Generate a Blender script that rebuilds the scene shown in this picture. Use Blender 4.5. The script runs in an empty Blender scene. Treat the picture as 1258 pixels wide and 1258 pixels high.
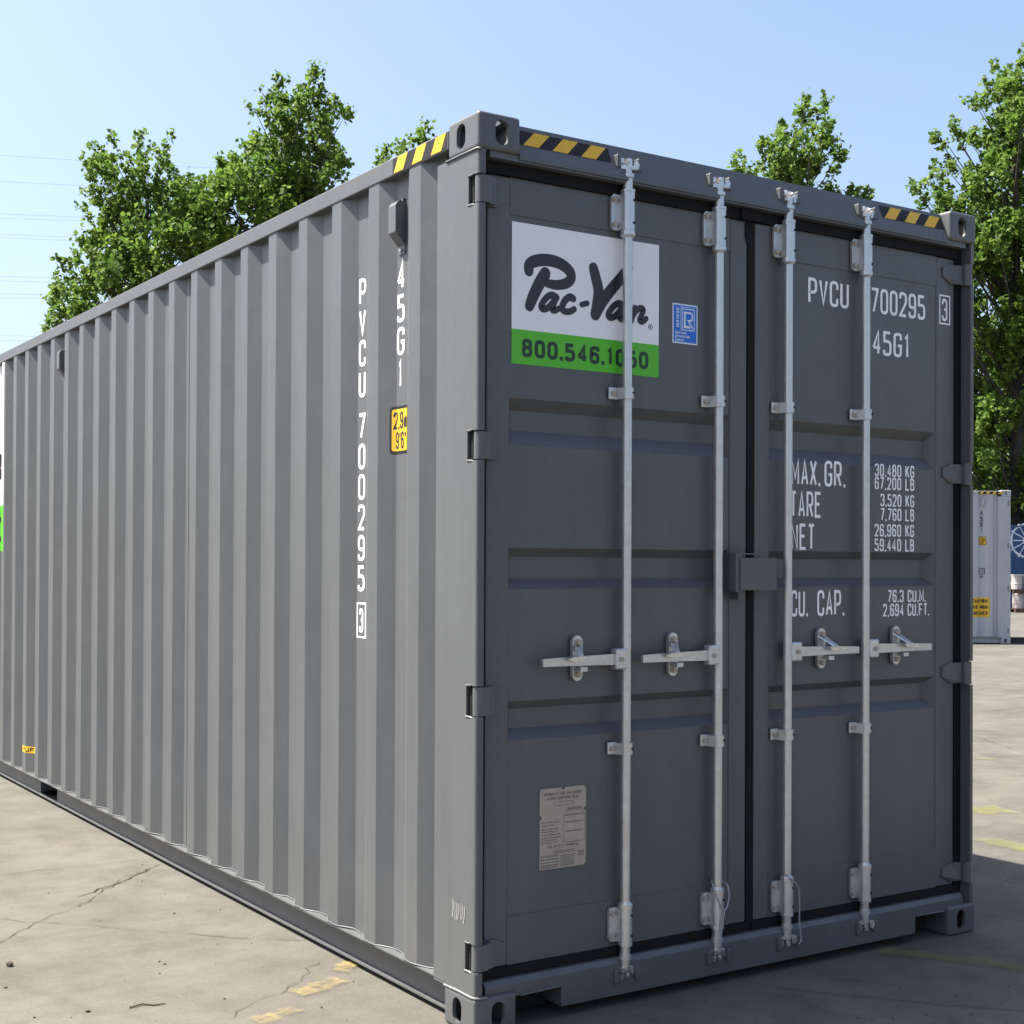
import bpy, bmesh, math, random
from mathutils import Vector, Matrix
import numpy as np

# ---------------------------------------------------------------- camera, sky, sun, exposure
sc = bpy.context.scene
COL = sc.collection
CAM = Vector((-2.3653, -3.4774, 1.4784))
YAW, PITCH, ROLL = .5401, .0079, .0051
FPX, CX, CY, SZ = 1655.447, 491.057, 677.691, 1258.0
def cam_axes():
    ca, sa, cb, sb = math.cos(YAW), math.sin(YAW), math.cos(PITCH), math.sin(PITCH)
    f = Vector((sa*cb, ca*cb, sb)); r = Vector((ca, -sa, 0)); u = r.cross(f)
    c, s = math.cos(ROLL), math.sin(ROLL)
    return r*c + u*s, u*c - r*s, f
RV, UV, FV = cam_axes()
cd = bpy.data.cameras.new('camera'); cam = bpy.data.objects.new('camera', cd); COL.objects.link(cam)
cam.matrix_world = Matrix(((RV.x, UV.x, -FV.x, CAM.x), (RV.y, UV.y, -FV.y, CAM.y), (RV.z, UV.z, -FV.z, CAM.z), (0, 0, 0, 1)))
cd.sensor_width = 36; cd.sensor_fit = 'HORIZONTAL'; cd.lens = FPX/SZ*36
cd.shift_x = (SZ/2 - CX)/SZ; cd.shift_y = (CY - SZ/2)/SZ
cd.clip_start = .05; cd.clip_end = 3000
sc.camera = cam
def ray(px, py): return FV + RV*((px - CX)/FPX) + UV*((CY - py)/FPX)
def at_depth(px, py, d): return CAM + ray(px, py)*d
def on_ground(px, py, z=0.):
    d = ray(px, py); return CAM + d*((z - CAM.z)/d.z)

SUN = Vector((-1.0, .87, 2.245)).normalized()
wd = bpy.data.worlds.new('World'); sc.world = wd; wd.use_nodes = True
wn = wd.node_tree.nodes; wl = wd.node_tree.links
for n in list(wn): wn.remove(n)
wo = wn.new('ShaderNodeOutputWorld'); wb = wn.new('ShaderNodeBackground'); sky = wn.new('ShaderNodeTexSky')
sky.sky_type = 'NISHITA'; sky.sun_disc = False
sky.sun_elevation = math.asin(SUN.z); sky.sun_rotation = math.atan2(SUN.x, SUN.y)
sky.altitude = 50; sky.air_density = 1.0; sky.dust_density = 4.0; sky.ozone_density = 1.7
wb.inputs['Strength'].default_value = .084
wl.new(sky.outputs[0], wb.inputs['Color']); wl.new(wb.outputs[0], wo.inputs['Surface'])
sl = bpy.data.lights.new('sun', 'SUN'); sl.energy = 5.0; sl.angle = math.radians(.53); sl.color = (1.0, .94, .85)
so = bpy.data.objects.new('sun', sl); COL.objects.link(so); so.location = (-20, 15, 40)
so.rotation_euler = SUN.to_track_quat('Z', 'Y').to_euler()
sc.view_settings.view_transform = 'Standard'; sc.view_settings.look = 'None'
sc.view_settings.exposure = 1.72; sc.view_settings.gamma = 1.0; sc.view_settings.use_curve_mapping = False
sc.render.engine = 'CYCLES'

rng = random.Random(7)
# ---------------------------------------------------------------- materials
def mat(name, col, rough=.5, metal=0., var=.0, vscale=3., bump=0., bscale=200., spec=.5, rvar=0., coat=0.):
    m = bpy.data.materials.new(name); m.use_nodes = True
    nt = m.node_tree; b = nt.nodes['Principled BSDF']
    b.inputs['Base Color'].default_value = (*col, 1); b.inputs['Roughness'].default_value = rough
    b.inputs['Metallic'].default_value = metal; b.inputs['Specular IOR Level'].default_value = spec
    b.inputs['Coat Weight'].default_value = coat
    tc = nt.nodes.new('ShaderNodeTexCoord')
    if var or rvar:
        no = nt.nodes.new('ShaderNodeTexNoise'); no.inputs['Scale'].default_value = vscale
        no.inputs['Detail'].default_value = 8; no.inputs['Roughness'].default_value = .65
        nt.links.new(tc.outputs['Object'], no.inputs['Vector'])
    if var:
        mr = nt.nodes.new('ShaderNodeMapRange'); mr.inputs[1].default_value = .3; mr.inputs[2].default_value = .7
        mr.inputs[3].default_value = 1 - var; mr.inputs[4].default_value = 1 + var
        nt.links.new(no.outputs['Fac'], mr.inputs[0])
        mx = nt.nodes.new('ShaderNodeMix'); mx.data_type = 'RGBA'; mx.blend_type = 'MULTIPLY'; mx.inputs[0].default_value = 1
        mx.inputs[6].default_value = (*col, 1); nt.links.new(mr.outputs[0], mx.inputs[7])
        nt.links.new(mx.outputs[2], b.inputs['Base Color'])
    if rvar:
        m2 = nt.nodes.new('ShaderNodeMapRange'); m2.inputs[1].default_value = .3; m2.inputs[2].default_value = .7
        m2.inputs[3].default_value = rough - rvar; m2.inputs[4].default_value = rough + rvar
        nt.links.new(no.outputs['Fac'], m2.inputs[0]); nt.links.new(m2.outputs[0], b.inputs['Roughness'])
    if bump:
        n2 = nt.nodes.new('ShaderNodeTexNoise'); n2.inputs['Scale'].default_value = bscale; n2.inputs['Detail'].default_value = 3
        nt.links.new(tc.outputs['Object'], n2.inputs['Vector'])
        bp = nt.nodes.new('ShaderNodeBump'); bp.inputs['Strength'].default_value = bump; bp.inputs['Distance'].default_value = .002
        nt.links.new(n2.outputs['Fac'], bp.inputs['Height']); nt.links.new(bp.outputs[0], b.inputs['Normal'])
    return m

def paint_mat(name, col, rough=.42):
    """container paint: faint mottling, a few vertical run marks and dust, orange peel"""
    m = mat(name, col, rough, 0, 0, bump=.12, bscale=260, rvar=.08, vscale=5)
    nt = m.node_tree; b = nt.nodes['Principled BSDF']
    geo = nt.nodes.new('ShaderNodeNewGeometry')
    mp = nt.nodes.new('ShaderNodeMapping'); mp.inputs['Scale'].default_value = (14, 14, .9)
    nt.links.new(geo.outputs['Position'], mp.inputs['Vector'])
    n1 = nt.nodes.new('ShaderNodeTexNoise'); n1.inputs['Scale'].default_value = 1.0; n1.inputs['Detail'].default_value = 7; n1.inputs['Roughness'].default_value = .6
    nt.links.new(mp.outputs[0], n1.inputs['Vector'])
    n2 = nt.nodes.new('ShaderNodeTexNoise'); n2.inputs['Scale'].default_value = 2.3; n2.inputs['Detail'].default_value = 9; n2.inputs['Roughness'].default_value = .7
    nt.links.new(geo.outputs['Position'], n2.inputs['Vector'])
    ad = nt.nodes.new('ShaderNodeMath'); ad.operation = 'ADD'
    nt.links.new(n1.outputs['Fac'], ad.inputs[0]); nt.links.new(n2.outputs['Fac'], ad.inputs[1])
    mr = nt.nodes.new('ShaderNodeMapRange'); mr.inputs[1].default_value = .7; mr.inputs[2].default_value = 1.3; mr.inputs[3].default_value = .90; mr.inputs[4].default_value = 1.09
    nt.links.new(ad.outputs[0], mr.inputs[0])
    mx = nt.nodes.new('ShaderNodeMix'); mx.data_type = 'RGBA'; mx.blend_type = 'MULTIPLY'; mx.inputs[0].default_value = 1
    mx.inputs[6].default_value = (*col, 1); nt.links.new(mr.outputs[0], mx.inputs[7])
    # fine speckle of the sprayed film and a soft unevenness of the sheet
    n3 = nt.nodes.new('ShaderNodeTexNoise'); n3.inputs['Scale'].default_value = 210; n3.inputs['Detail'].default_value = 2
    nt.links.new(geo.outputs['Position'], n3.inputs['Vector'])
    m4 = nt.nodes.new('ShaderNodeMapRange'); m4.inputs[1].default_value = .3; m4.inputs[2].default_value = .7; m4.inputs[3].default_value = .93; m4.inputs[4].default_value = 1.07
    nt.links.new(n3.outputs['Fac'], m4.inputs[0])
    m5 = nt.nodes.new('ShaderNodeMix'); m5.data_type = 'RGBA'; m5.blend_type = 'MULTIPLY'; m5.inputs[0].default_value = 1
    nt.links.new(mx.outputs[2], m5.inputs[6]); nt.links.new(m4.outputs[0], m5.inputs[7]); mx = m5
    n5 = nt.nodes.new('ShaderNodeTexNoise'); n5.inputs['Scale'].default_value = 4.5; n5.inputs['Detail'].default_value = 2
    nt.links.new(geo.outputs['Position'], n5.inputs['Vector'])
    b2 = nt.nodes.new('ShaderNodeBump'); b2.inputs['Strength'].default_value = .22; b2.inputs['Distance'].default_value = .012
    nt.links.new(n5.outputs['Fac'], b2.inputs['Height'])
    ob = [n for n in nt.nodes if n.type == 'BUMP' and n != b2][0]; nt.links.new(b2.outputs[0], ob.inputs['Normal'])
    # thin dust film near the ground
    sx = nt.nodes.new('ShaderNodeSeparateXYZ'); nt.links.new(geo.outputs['Position'], sx.inputs[0])
    dz = nt.nodes.new('ShaderNodeMapRange'); dz.inputs[1].default_value = .05; dz.inputs[2].default_value = .55; dz.inputs[3].default_value = .16; dz.inputs[4].default_value = 0
    nt.links.new(sx.outputs[2], dz.inputs[0])
    ml = nt.nodes.new('ShaderNodeMath'); ml.operation = 'MULTIPLY'; nt.links.new(dz.outputs[0], ml.inputs[0]); nt.links.new(n2.outputs['Fac'], ml.inputs[1])
    m3 = nt.nodes.new('ShaderNodeMix'); m3.data_type = 'RGBA'; nt.links.new(ml.outputs[0], m3.inputs[0])
    nt.links.new(mx.outputs[2], m3.inputs[6]); m3.inputs[7].default_value = (.14, .12, .095, 1)
    nt.links.new(m3.outputs[2], b.inputs['Base Color'])
    return m

GREY = paint_mat('grey_container_paint', (.0775, .0832, .0885))
PALE = paint_mat('pale_grey_container_paint', (.35, .365, .385))
BLUE = paint_mat('blue_container_paint', (.012, .055, .16))
WELD = mat('painted_weld', (.15, .153, .15), .35, var=.25, vscale=60, bump=.6, bscale=90)
GALV = mat('galvanised_steel', (.55, .555, .555), .36, .75, var=.11, vscale=30, bump=.1, bscale=120, rvar=.1)
SHINY = mat('bright_worn_steel', (.62, .60, .58), .3, .85, var=.25, vscale=60, rvar=.1)
RUB = mat('black_rubber', (.007, .007, .008), .75, spec=.2, var=.3, vscale=8)
HOLE = mat('dark_hole', (.008, .008, .008), .9)  # near-black colour stands in for the shade inside holes, slots and pockets
WHITE = mat('white_vinyl', (.74, .74, .75), .45, var=.03, vscale=6)
LETTER = mat('white_lettering', (.80, .80, .80), .5, var=.08, vscale=40)
BLACKL = mat('black_lettering', (.012, .012, .016), .4)
NAVYL = mat('dark_logo_ink', (.014, .014, .020), .4)
GREENV = mat('green_vinyl', (.075, .42, .010), .42, var=.04, vscale=5)
DGREEN = mat('dark_green_ink', (.006, .026, .014), .45)
YEL = mat('yellow_tape', (.60, .35, .010), .45, var=.07, vscale=12)
BLK = mat('black_tape', (.013, .013, .016), .6, spec=.25, var=.2, vscale=12)
STBLUE = mat('blue_sticker', (.010, .13, .55), .4)
STWHITE = mat('sticker_white_ink', (.62, .66, .72), .45)
PLATE = mat('aluminium_plate', (.34, .285, .235), .5, .0, var=.12, vscale=25)
PLINK = mat('plate_etching', (.13, .11, .10), .6)
CHALK = mat('chalk_scrawl', (.20, .20, .195), .9)
CORD = mat('grey_plastic_cord', (.26, .27, .29), .5)
WOOD = mat('weathered_pallet_wood', (.08, .036, .024), .8, var=.3, vscale=9)
DRUM = mat('white_drum_plastic', (.42, .37, .36), .5, var=.06, vscale=4)
DSTEEL = mat('dark_beam_steel', (.045, .048, .055), .6, var=.2, vscale=4)
STONE = mat('grit_stone', (.05, .043, .036), .9, var=.3, vscale=30)
TWIGM = mat('dry_twig', (.10, .075, .05), .9)
WIRE = mat('overhead_wire', (.17, .18, .20), .5)
BARK = mat('poplar_bark', (.045, .038, .030), .9, var=.35, vscale=4, bump=.7, bscale=14)

# ---------------------------------------------------------------- mesh builder
class MB:
    def __init__(s): s.v = []; s.f = []; s.m = []; s.sm = []; s.mats = []
    def mi(s, m):
        if m not in s.mats: s.mats.append(m)
        return s.mats.index(m)
    def add(s, vs, fs, m, smooth=False):
        o = len(s.v); k = s.mi(m); s.v += [tuple(v) for v in vs]
        for f in fs: s.f.append([o+i for i in f]); s.m.append(k); s.sm.append(smooth)
    def box(s, x0, y0, z0, x1, y1, z1, m, M=None):
        vs = [Vector((x, y, z)) for z in (z0, z1) for y in (y0, y1) for x in (x0, x1)]
        if M: vs = [M @ v for v in vs]
        s.add(vs, [(0, 2, 3, 1), (4, 5, 7, 6), (0, 1, 5, 4), (2, 6, 7, 3), (0, 4, 6, 2), (1, 3, 7, 5)], m)
    def bbox(s, x0, y0, z0, x1, y1, z1, m, bev=.004, seg=2):
        """bevelled box"""
        bm = bmesh.new(); bmesh.ops.create_cube(bm, size=1)
        for v in bm.verts:
            v.co = Vector(((x0+x1)/2 + v.co.x*(x1-x0), (y0+y1)/2 + v.co.y*(y1-y0), (z0+z1)/2 + v.co.z*(z1-z0)))
        bmesh.ops.bevel(bm, geom=list(bm.edges), offset=bev, segments=seg, affect='EDGES', profile=.5)
        s.bm(bm, m)
    def bm(s, bm, m, smooth=False):
        bm.verts.index_update()
        s.add([v.co.copy() for v in bm.verts], [[v.index for v in f.verts] for f in bm.faces], m, smooth); bm.free()
    def prism(s, poly, fn, a, b, m, caps=True):
        """closed 2-D polygon swept from a to b: fn(p, t) -> xyz"""
        n = len(poly); vs = [fn(p, a) for p in poly] + [fn(p, b) for p in poly]
        fs = [(i, (i+1) % n, n+(i+1) % n, n+i) for i in range(n)]
        if caps: fs += [tuple(range(n))[::-1], tuple(range(n, 2*n))]
        s.add(vs, fs, m)
    def tube(s, path, r, m, n=10, cap=True):
        path = [Vector(p) for p in path]; rs = r if isinstance(r, (list, tuple)) else [r]*len(path)
        vs = []; fs = []; up = None
        for i, p in enumerate(path):
            t = (path[min(i+1, len(path)-1)] - path[max(i-1, 0)])
            if t.length < 1e-9: t = Vector((0, 0, 1))
            t.normalize()
            if up is None: up = t.orthogonal().normalized()
            up = (up - t*up.dot(t)); up = up.normalized() if up.length > 1e-6 else t.orthogonal().normalized()
            w = t.cross(up)
            for k in range(n):
                a = 2*math.pi*k/n; vs.append(p + (up*math.cos(a) + w*math.sin(a))*rs[i])
        for i in range(len(path)-1):
            for k in range(n):
                fs.append((i*n+k, i*n+(k+1) % n, (i+1)*n+(k+1) % n, (i+1)*n+k))
        s.add(vs, fs, m, True)
        if cap:
            o = len(path)-1
            s.add(vs[:n], [tuple(range(n))[::-1]], m); s.add(vs[o*n:], [tuple(range(n))], m)
    def lathe(s, prof, c, m, n=16, axis='z'):
        """prof = [(r, z)], around a vertical axis at c (or a y / x axis)"""
        vs = []; fs = []
        for r, z in prof:
            for k in range(n):
                a = 2*math.pi*k/n; p = (r*math.cos(a), r*math.sin(a), z)
                if axis == 'y': p = (p[0], p[2], p[1])
                if axis == 'x': p = (p[2], p[0], p[1])
                vs.append((c[0]+p[0], c[1]+p[1], c[2]+p[2]))
        L = len(prof)
        for i in range(L-1):
            for k in range(n): fs.append((i*n+k, i*n+(k+1) % n, (i+1)*n+(k+1) % n, (i+1)*n+k))
        s.add(vs, fs, m, False)
        s.add(vs[:n], [tuple(range(n))[::-1]], m); s.add(vs[(L-1)*n:], [tuple(range(n))], m)
    def build(s, name, parent=None, fix=True, label=None, kind=None):
        me = bpy.data.meshes.new(name); me.from_pydata(s.v, [], s.f)
        for m in s.mats: me.materials.append(m)
        me.polygons.foreach_set('material_index', s.m); me.polygons.foreach_set('use_smooth', s.sm)
        if fix:
            bm = bmesh.new(); bm.from_mesh(me); bmesh.ops.recalc_face_normals(bm, faces=bm.faces); bm.to_mesh(me); bm.free()
        me.update()
        o = bpy.data.objects.new(name, me); COL.objects.link(o)
        if parent is not None: o.parent = parent
        if label: o['label'] = label
        if kind: o['kind'] = kind
        return o

def thing(name, label, cat, loc=(0, 0, 0), rz=0, group=None):
    o = bpy.data.objects.new(name, None); COL.objects.link(o); o.location = loc; o.rotation_euler = (0, 0, rz)
    o.empty_display_size = .2
    return tag(o, label, cat, group)
def tag(o, label, cat, group=None):
    o['label'] = label; o['category'] = cat
    if group: o['group'] = group
    return o

# ---------------------------------------------------------------- stroke lettering
G = {
 '0': ['0,0r 1,0r 1,1r 0,1r z'], 'O': ['0,0r 1,0r 1,1r 0,1r z'], '1': ['.12,.82 .62,1 .62,0'],
 '2': ['0,.76 0,1r 1,1r 1,.6 0,0 1,0'], '3': ['0,.78 0,1r 1,1r 1,.53r .4,.53', '.42,.53 1,.53r 1,0r 0,0r 0,.22'],
 '4': ['.74,0 .74,1 0,.26', '0,.26 1.05,.26'], '5': ['.94,1 .04,1 .04,.6 1,.6r 1,0r 0,0r 0,.2'],
 '6': ['1,.78 1,1r 0,1r 0,0r 1,0r 1,.57r .1,.57'], '7': ['0,1 1,1 .32,0'],
 '8': ['.04,.53r .96,.53r .96,1r .04,1r z', '0,0r 1,0r 1,.53r 0,.53r z'], '9': ['0,.22 0,0r 1,0r 1,1r 0,1r 0,.43r .9,.43'],
 'A': ['0,0 .5,1 1,0', '.18,.28 .82,.28'], 'B': ['0,0 0,1 .95,1r .95,.53r .05,.53', '.1,.53 1,.53r 1,0r 0,0'],
 'C': ['1,.7 1,1r 0,1r 0,0r 1,0r 1,.3'], 'D': ['0,0 0,1 1,1r 1,0r z'], 'E': ['1,1 0,1 0,0 1,0', '.05,.53 .8,.53'],
 'F': ['1,1 0,1 0,0', '.05,.53 .8,.53'], 'G': ['1,.74 1,1r 0,1r 0,0r 1,0r 1,.47 .52,.47'], 'H': ['0,0 0,1', '1,0 1,1', '.05,.5 .95,.5'],
 'I': ['.5,0 .5,1'], 'K': ['0,0 0,1', '1,1 .05,.4', '.35,.6 1,0'], 'L': ['0,1 0,0 1,0'], 'M': ['0,0 0,1 .6,.25 1.2,1 1.2,0'],
 'N': ['0,0 0,1 1,0 1,1'], 'P': ['0,0 0,1 1,1r 1,.44r .05,.44'], 'R': ['0,0 0,1 1,1r 1,.46r .05,.46', '.5,.46 1,0'],
 'S': ['1,.78 1,1r 0,1r 0,.53r 1,.53r 1,0r 0,0r 0,.22'], 'T': ['0,1 1,1', '.5,.98 .5,0'], 'U': ['0,1 0,0r 1,0r 1,1'],
 'V': ['0,1 .5,0 1,1'], 'X': ['0,0 1,1', '0,1 1,0'], 'Y': ['0,1 .5,.45 1,1', '.5,.47 .5,0'],
 '.': ['.5,0 .5,.07'], ',': ['.55,.08 .35,-.12'], "'": ['.5,1 .5,.75'], '"': ['.3,1 .3,.75', '.7,1 .7,.75'], '-': ['.1,.5 .9,.5'],
 'm': ['0,0 0,.62', '.03,.6 .6,.62r .6,0', '.62,.6 1.2,.62r 1.2,0'],
}
NARROW = {'.': .28, ',': .3, "'": .3, '"': .6, 'I': .3, ' ': .55, '1': .72, 'M': 1.2, 'm': 1.2}
def fillet(pts, closed, rad):
    out = []; n = len(pts)
    for i, (p, fl) in enumerate(pts):
        if not fl or (not closed and i in (0, n-1)): out.append(p); continue
        a = pts[(i-1) % n][0]; b = pts[(i+1) % n][0]
        da = (a-p); db = (b-p)
        r = min(rad, da.length*.5, db.length*.5); d1 = p + da.normalized()*r; d2 = p + db.normalized()*r
        for k in range(6):
            t = k/5; out.append(d1*(1-t)**2 + p*2*t*(1-t) + d2*t*t)
    res = [out[0]]
    for q in out[1:]:
        if (q-res[-1]).length > 1e-5: res.append(q)
    if closed and (res[0]-res[-1]).length < 1e-5: res.pop()
    return res
def ribbon(pts, hw, closed=False, caps=False):
    n = len(pts); L = []; R = []
    ws = hw if isinstance(hw, (list, tuple)) else [hw]*n
    for i in range(n):
        a = pts[(i-1) % n] if (closed or i > 0) else None; b = pts[(i+1) % n] if (closed or i < n-1) else None
        d1 = (pts[i]-a).normalized() if a is not None else None; d2 = (b-pts[i]).normalized() if b is not None else None
        d1 = d1 or d2; d2 = d2 or d1
        n1 = Vector((-d1.y, d1.x)); n2 = Vector((-d2.y, d2.x)); m = n1+n2
        m = m.normalized() if m.length > 1e-4 else n1
        k = min(1/max(m.dot(n1), .3), 1.9)
        L.append(pts[i] + m*ws[i]*k); R.append(pts[i] - m*ws[i]*k)
    vs = L + R; fs = [(i, i+1, n+i+1, n+i) for i in range(n-1)]
    if closed: fs.append((n-1, 0, n, 2*n-1))
    if caps:
        for i, sgn in ((0, -1), (n-1, 1)):
            d = ((pts[1]-pts[0]) if i == 0 else (pts[-1]-pts[-2])).normalized()*sgn
            nn = (L[i]-pts[i]); o = len(vs); arc = []
            for k in range(1, 7):
                a = math.pi*k/7; arc.append(pts[i] + nn*math.cos(a) + d*(nn.length*math.sin(a)))
            vs += arc; fs.append([i] + list(range(o, o+6)) + [n+i])
    return vs, fs
def text2d(s, h, cw, gap, hw, x0=0., z0=0.):
    """-> list of (verts2d, faces), width"""
    out = []; x = x0
    for ch in s:
        w = cw*NARROW.get(ch, 1.0)
        for st in G.get(ch, []):
            closed = st.endswith('z'); pts = []
            for tk in st.replace(' z', '').split():
                fl = tk.endswith('r'); a, b = tk.rstrip('r').split(',')
                base = cw if ch not in '.,\'"I1' else w
                pts.append((Vector((x + hw + float(a)*(base-2*hw), z0 + hw + float(b)*(h-2*hw))), fl))
            if ch == '.': pts = [(Vector((x+w/2, z0)), False), (Vector((x+w/2, z0+2.1*hw)), False)]
            pl = fillet(pts, closed, .5*(cw-2*hw)*.98)
            out.append(ribbon(pl, hw, closed))
        x += w + gap
    return out, x - gap - x0
def put2d(mb, strokes, fn, m, lift=.0006, dl=.00004):
    """fn(u, v, lift) -> xyz"""
    for i, (vs, fs) in enumerate(strokes):
        mb.add([fn(v.x, v.y, lift + dl*(i % 9)) for v in vs], fs, m)
def text(mb, s, fn, u, v, h, width=None, cw=None, gap=None, weight=.075, m=None, align='l', lift=.0006, dl=.00004):
    cw = cw or h*.46; gap = cw*.22 if gap is None else gap
    st, w = text2d(s, h, cw, gap, h*weight)
    k = (width/w) if width else 1.0; W = w*k
    off = {'l': 0, 'c': -W/2, 'r': -W}[align]
    put2d(mb, [([Vector((u + off + p.x*k, v + p.y)) for p in vs], fs) for vs, fs in st], fn, m, lift, dl)
    return W
def smooth_path(pts, n=5):
    P = [Vector(p) for p in pts]; out = []
    for i in range(len(P)-1):
        a = P[max(i-1, 0)]; b = P[i]; c = P[i+1]; d = P[min(i+2, len(P)-1)]
        for k in range(n):
            t = k/n; out.append(.5*((2*b) + (c-a)*t + (2*a-5*b+4*c-d)*t*t + (3*b-a-3*c+d)*t**3))
    out.append(P[-1]); return out
def disc2d(c, r, n=20): return ([Vector((c[0]+r*math.cos(2*math.pi*k/n), c[1]+r*math.sin(2*math.pi*k/n))) for k in range(n)], [tuple(range(n))])
def rect2d(a, b, c, d): return ([Vector((a, b)), Vector((c, b)), Vector((c, d)), Vector((a, d))], [(0, 1, 2, 3)])
def ring2d(c, r, hw, n=24): return ribbon([Vector((c[0]+r*math.cos(2*math.pi*k/n), c[1]+r*math.sin(2*math.pi*k/n))) for k in range(n)], hw, True)
def rrect2d(a, b, c, d, r):
    p = fillet([(Vector((a, b)), True), (Vector((c, b)), True), (Vector((c, d)), True), (Vector((a, d)), True)], True, r)
    return (p, [tuple(range(len(p)))])
LOGO = {
 'Pbowl': ([(.2345, 2.4253), (.2357, 2.444), (.2559, 2.4584), (.2968, 2.4683), (.3381, 2.4683), (.3729, 2.4602), (.403, 2.4415), (.4067, 2.4185), (.3843, 2.4004), (.3454, 2.3916), (.3095, 2.3932)], (.0165, .021, .013)),
 'Pstem': ([(.3011, 2.4242), (.2801, 2.3932), (.2565, 2.3522), (.2378, 2.312)], (.019, .021, .0165)),
 'a': ([(.3491, 2.35), (.3283, 2.3566), (.3043, 2.3436), (.2853, 2.3169), (.2922, 2.3066), (.3127, 2.3131), (.3333, 2.3328), (.3456, 2.3496)], (.012, .012, .012)),
 'at': ([(.3456, 2.3496), (.3333, 2.3218), (.3306, 2.3082), (.3424, 2.3072), (.3597, 2.3162)], (.012, .012, .010)),
 'c': ([(.4169, 2.3538), (.4028, 2.3579), (.3818, 2.3434), (.3708, 2.3201), (.3792, 2.3087), (.4016, 2.3098), (.4213, 2.3196)], (.013, .013, .011)),
 'dash': ([(.4523, 2.3379), (.4757, 2.3448)], (.010, .010, .010)),
 'Vl': ([(.5016, 2.4652), (.5111, 2.4359), (.5236, 2.3921), (.5195, 2.3521), (.5103, 2.3106)], (.017, .021, .018)),
 'Vr': ([(.5103, 2.3106), (.5368, 2.3511), (.5693, 2.3914), (.6057, 2.4295), (.6388, 2.4646), (.655, 2.4837)], (.018, .019, .016)),
 'a2': ([(.6334, 2.3525), (.6134, 2.3584), (.5893, 2.3468), (.566, 2.3184), (.5734, 2.3066), (.5953, 2.3133), (.6172, 2.3337), (.6304, 2.3511)], (.012, .012, .012)),
 'a2t': ([(.6304, 2.3511), (.6173, 2.3223), (.6159, 2.3085), (.6284, 2.3063), (.6469, 2.3167)], (.012, .012, .010)),
 'n1': ([(.6825, 2.3506), (.6751, 2.328), (.6656, 2.3041)], (.011, .012, .012)),
 'n2': ([(.6707, 2.319), (.6878, 2.3408), (.708, 2.3521), (.7201, 2.3469), (.7111, 2.3258), (.7037, 2.3107), (.7157, 2.3055), (.7338, 2.3188)], (.011, .012, .010)),
}
def sign2d(mb, fn, lift=.0008):
    """company sign in its own metres: u 0..0.624, v 0..0.458 (origin at lower left)"""
    W, H, g = .624, .458, .112
    put2d(mb, [rect2d(0, g, W, H)], fn, WHITE, lift); put2d(mb, [rect2d(0, 0, W, g)], fn, GREENV, lift)
    i = 0
    for k, (pts, w) in LOGO.items():
        p = smooth_path([Vector((a-.167, b-2.12)) for a, b in pts]); n = len(p)
        ws = [(1.12 if k[0] in 'PV' else .95)*(w[0]*(1-t)*(1-t) + w[1]*2*t*(1-t) + w[2]*t*t) for t in [q/(n-1) for q in range(n)]]
        put2d(mb, [ribbon(p, ws, False, True)], fn, NAVYL, lift + .0005 + .00012*i); i += 1
    put2d(mb, [ring2d((.586, .1715), .0085, .0012), ], fn, NAVYL, lift+.0005)
    text(mb, 'R', fn, .583, .1665, .010, cw=.006, m=NAVYL, weight=.12, lift=lift+.0005)
    text(mb, '800.546.1050', fn, .041, .024, .060, width=.536, cw=.039, gap=.0085, weight=.104, m=DGREEN, lift=lift+.0006)

# ---------------------------------------------------------------- container
CW, CH, CL = 2.438, 2.896, 12.192
Y0, PITCHC, XO, XI = .354, .278, .006, .042
def prof(y):
    t = (Y0 - y) % PITCHC          # distance towards the door end from an outer near edge
    if t < .068: return XO + (XI-XO)*t/.068
    if t < .138: return XI
    if t < .206: return XI - (XI-XO)*(t-.138)/.068
    return XO
def breaks(a, b):
    o = []
    for k in range(-2, 46):
        for d in (0, .068, .138, .206):
            y = Y0 + PITCHC*k - d
            if a + 1e-5 < y < b - 1e-5: o.append(y)
    return sorted(o)
def wrap(o):
    """bend a flat decal (built on x = -lift) on to the corrugated side"""
    bm = bmesh.new(); bm.from_mesh(o.data)
    ys = [v.co.y for v in bm.verts]
    for y in breaks(min(ys), max(ys)):
        bmesh.ops.bisect_plane(bm, geom=list(bm.verts)+list(bm.edges)+list(bm.faces), plane_co=(0, y, 0), plane_no=(0, 1, 0), dist=1e-6)
    for v in bm.verts: v.co.x += prof(v.co.y)
    bm.to_mesh(o.data); bm.free(); o.data.update()
def side_fn(u, v, l): return Vector((-l, u, v))                    # u = y directly
def side_txt(y0): return lambda u, v, l: Vector((-l, y0 - u, v))     # text runs towards -y

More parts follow.
